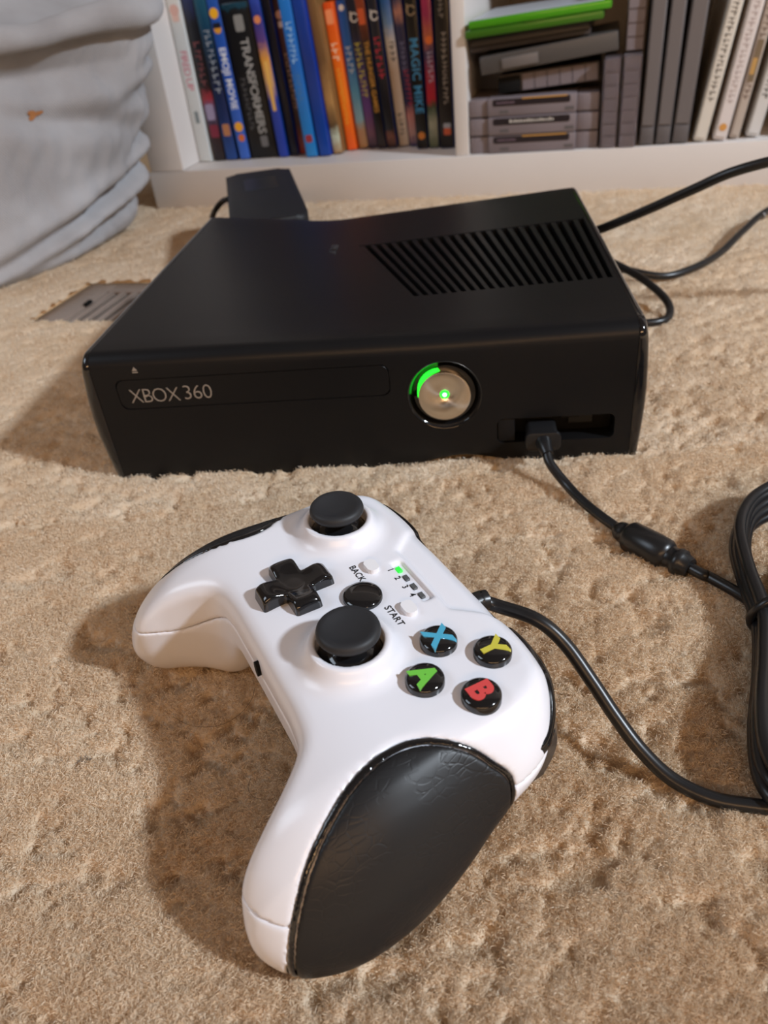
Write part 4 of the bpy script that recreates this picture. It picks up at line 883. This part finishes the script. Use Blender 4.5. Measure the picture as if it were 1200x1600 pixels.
# ------------------------------------------------------------------ carpet pile and lint
def pile():
    def hidden(x, y):      # world -> under solid things, or in the register opening
        rx = (x-S0[0])*SD[0]+(y-S0[1])*SD[1]; ry = (x-S0[0])*SN[0]+(y-S0[1])*SN[1]
        a = (rx > VX0) & (rx < VX1) & (ry > VY0) & (ry < VY1); b = (rx > -.005) & (ry > -.0005)
        c_, s_ = math.cos(.1379), math.sin(.1379); dx, dy = x+.0058, y-.3507; lx = dx*c_-dy*s_; ly = dx*s_+dy*c_
        c = (np.abs(lx) < .126) & (ly > .004) & (ly < .26)
        d = (x+.53)**2+(y-.90)**2 < .17**2
        return a | b | c | d
    def lump(x, y): return vnoise(x*85, y*105, 5)*.40+vnoise(x*190, y*215, 6)*.36+vnoise(x*430, y*430, 7)*.24
    def height(x, y):
        hn = lump(x, y); pit = smooth01(.26, .46, hn)*(.72+.28*smooth01(.40, .68, hn))
        return FLOOR_Z+.0008+.0042*pit*(1-.35*smooth01(.35, .7, y))+.0008*vnoise(x*900, y*900, 21)+.0005*vnoise(x*1900, y*1900, 22)
    # tuft surface: the matted body of the pile
    SV, SQ = [], []; nb = 0
    for (x0, x1, y0, y1, st) in ((-.27, .31, .045, .34, .0011), (-.52, .56, .34, .64, .0022), (-.85, .90, .64, 1.22, .0045)):
        gx_ = np.arange(x0, x1+st, st); gy_ = np.arange(y0, y1+st*.5, st); gy_[-1] = y1; A_, B_ = np.meshgrid(gx_, gy_, indexing='ij'); nx, ny = A_.shape
        SV.append(np.stack([A_, B_, height(A_, B_)], -1).reshape(-1, 3)); id_ = np.arange(nx*ny).reshape(nx, ny)
        q = np.stack([id_[:-1, :-1], id_[1:, :-1], id_[1:, 1:], id_[:-1, 1:]], -1).reshape(-1, 4); hid = hidden(A_, B_).reshape(-1); q = q[~hid[q].all(1)]; SQ.append(q+nb); nb += nx*ny
    SV = np.concatenate(SV); SQ = np.concatenate(SQ); ST = np.concatenate([SQ[:, [0, 1, 2]], SQ[:, [0, 2, 3]]])
    X, Y, Wd = [], [], []
    for (y0, y1, hx0, hx1, n, wd) in ((.055, .16, .15, .19, 340000, .00012), (.16, .33, .19, .27, 430000, .00015), (.33, .60, .30, .46, 200000, .00028), (.60, 1.18, .48, .78, 110000, .0006)):
        y = RNG.uniform(y0, y1, n); hw = hx0+(hx1-hx0)*(y-y0)/(y1-y0); x = RNG.uniform(-1, 1, n)*hw+.02
        X.append(x); Y.append(y); Wd.append(np.full(n, wd))
    X, Y, Wd = map(np.concatenate, (X, Y, Wd))
    keep = ~hidden(X, Y); X, Y, Wd = X[keep], Y[keep], Wd[keep]; n = len(X)
    far = smooth01(.3, .9, Y); L_ = (.0015+.0013*RNG.random(n))*(1+.5*far)
    ang = RNG.uniform(0, 6.283, n); lean = .15+.9*RNG.random(n)
    dx, dy = np.cos(ang), np.sin(ang); bx_, by_ = -dy, dx; tw = RNG.uniform(0, 6.283, n); wx, wy = np.cos(tw)*Wd*.5, np.sin(tw)*Wd*.5
    z0 = height(X, Y)-.0003; curl = RNG.normal(0, .5, n)
    p1x = X+dx*L_*.35*lean; p1y = Y+dy*L_*.35*lean; p1z = z0+L_*.62
    p2x = X+dx*L_*.85*lean+bx_*L_*curl*.5; p2y = Y+dy*L_*.85*lean+by_*L_*curl*.5; p2z = z0+L_*(.62+.38*np.clip(1.1-lean, -.2, 1))
    V = np.empty((n, 4, 3), np.float32)
    V[:, 0] = np.stack([X-wx, Y-wy, z0], 1); V[:, 1] = np.stack([p1x+wx, p1y+wy, p1z], 1); V[:, 2] = np.stack([p1x-wx, p1y-wy, p1z-.0003], 1); V[:, 3] = np.stack([p2x, p2y, p2z], 1)
    T = np.empty((n, 2, 3), np.int32); b4 = (np.arange(n)*4)[:, None]; T[:, 0] = b4+[0, 1, 2]; T[:, 1] = b4+[2, 1, 3]
    m = bpy.data.materials.new('carpet_fibre'); m.use_nodes = True; N, L = nodes(m); b = N['Principled BSDF']
    at = N.new('ShaderNodeAttribute'); at.attribute_name = 'tint'; L.new(at.outputs['Color'], b.inputs['Base Color']); b.inputs['Roughness'].default_value = .38; b.inputs['Specular IOR Level'].default_value = .5
    tr = N.new('ShaderNodeBsdfTranslucent'); L.new(at.outputs['Color'], tr.inputs['Color']); mx = N.new('ShaderNodeMixShader'); mx.inputs[0].default_value = .30
    L.new(b.outputs[0], mx.inputs[1]); L.new(tr.outputs[0], mx.inputs[2]); L.new(mx.outputs[0], N['Material Output'].inputs[0])
    o = np_mesh('carpet_pile', np.concatenate([V.reshape(-1, 3), SV]), np.concatenate([T.reshape(-1, 3), ST+4*n]), m, None)
    m_s = m.copy(); m_s.name = 'carpet_tuft_mat'; b_ = m_s.node_tree.nodes['Principled BSDF']; b_.inputs['Roughness'].default_value = 1.0; b_.inputs['Specular IOR Level'].default_value = 0.0
    o.data.materials.append(m_s); o.data.polygons.foreach_set('material_index', np.concatenate([np.zeros(2*n, np.int32), np.ones(len(ST), np.int32)]))
    q = np.clip(.5+.28*RNG.normal(0, 1, n)+.35*(vnoise(X*42, Y*42, 12)-.5), 0, 1)[:, None]
    C0_, C1_ = np.array(srgb(226, 201, 169)), np.array(srgb(248, 235, 215)); c = C0_*(1-q)+C1_*q
    qs = np.clip(.30+.5*(vnoise(SV[:, 0]*42, SV[:, 1]*42, 12)-.5)+.5*(vnoise(SV[:, 0]*800, SV[:, 1]*800, 13)-.5), 0, 1)[:, None]
    ca = np.ones((4*n+len(SV), 4), np.float32); ca[:4*n, :3] = np.repeat(c, 4, 0); ca[4*n:, :3] = C0_*(1-qs)+C1_*qs
    att = o.data.color_attributes.new('tint', 'FLOAT_COLOR', 'POINT'); att.data.foreach_set('color', ca.reshape(-1))
    tag(o, 'beige tufted carpet pile covering the floor', 'carpet', kind='stuff')
pile()
def hair(pts, label):
    o = tube('stray_hair', pts, .00006, mat('hair', (.03, .018, .01), .4), None, 5, 8); tag(o, label, 'hair', 'stray hairs on the carpet')
hair([px(392, 1215, .001), px(388, 1232, .0015), px(398, 1246, .002), px(420, 1249, .001), px(430, 1246, 0)], 'short dark hair curled on the carpet beside the right grip')
hair([px(270, 1120, 0), px(300, 1134, .001), px(340, 1134, .0012), px(372, 1118, .001), px(392, 1095, .0005), px(398, 1076, 0)], 'long thin hair arcing over the carpet between the grips')
def lint():
    r = random.Random(3); V, Fs = [], []; c = px(130, 1184, 0)
    for k in range(60):
        a = r.uniform(0, 6.28); p = c+np.array([r.gauss(0, .0016), r.gauss(0, .0007), r.uniform(-.003, .0002)]); q = p+.0016*np.array([math.cos(a), math.sin(a), r.uniform(-.2, .4)]); n_ = np.array([-math.sin(a), math.cos(a), 0])*.0001
        i = len(V); V += [p-n_, p+n_, q]; Fs.append((i, i+1, i+2))
    o = mk('lint', V, Fs, mat('grey_lint', srgb(96, 88, 82), .9)); tag(o, 'small dark grey lint tuft caught in the open carpet', 'lint')
lint()
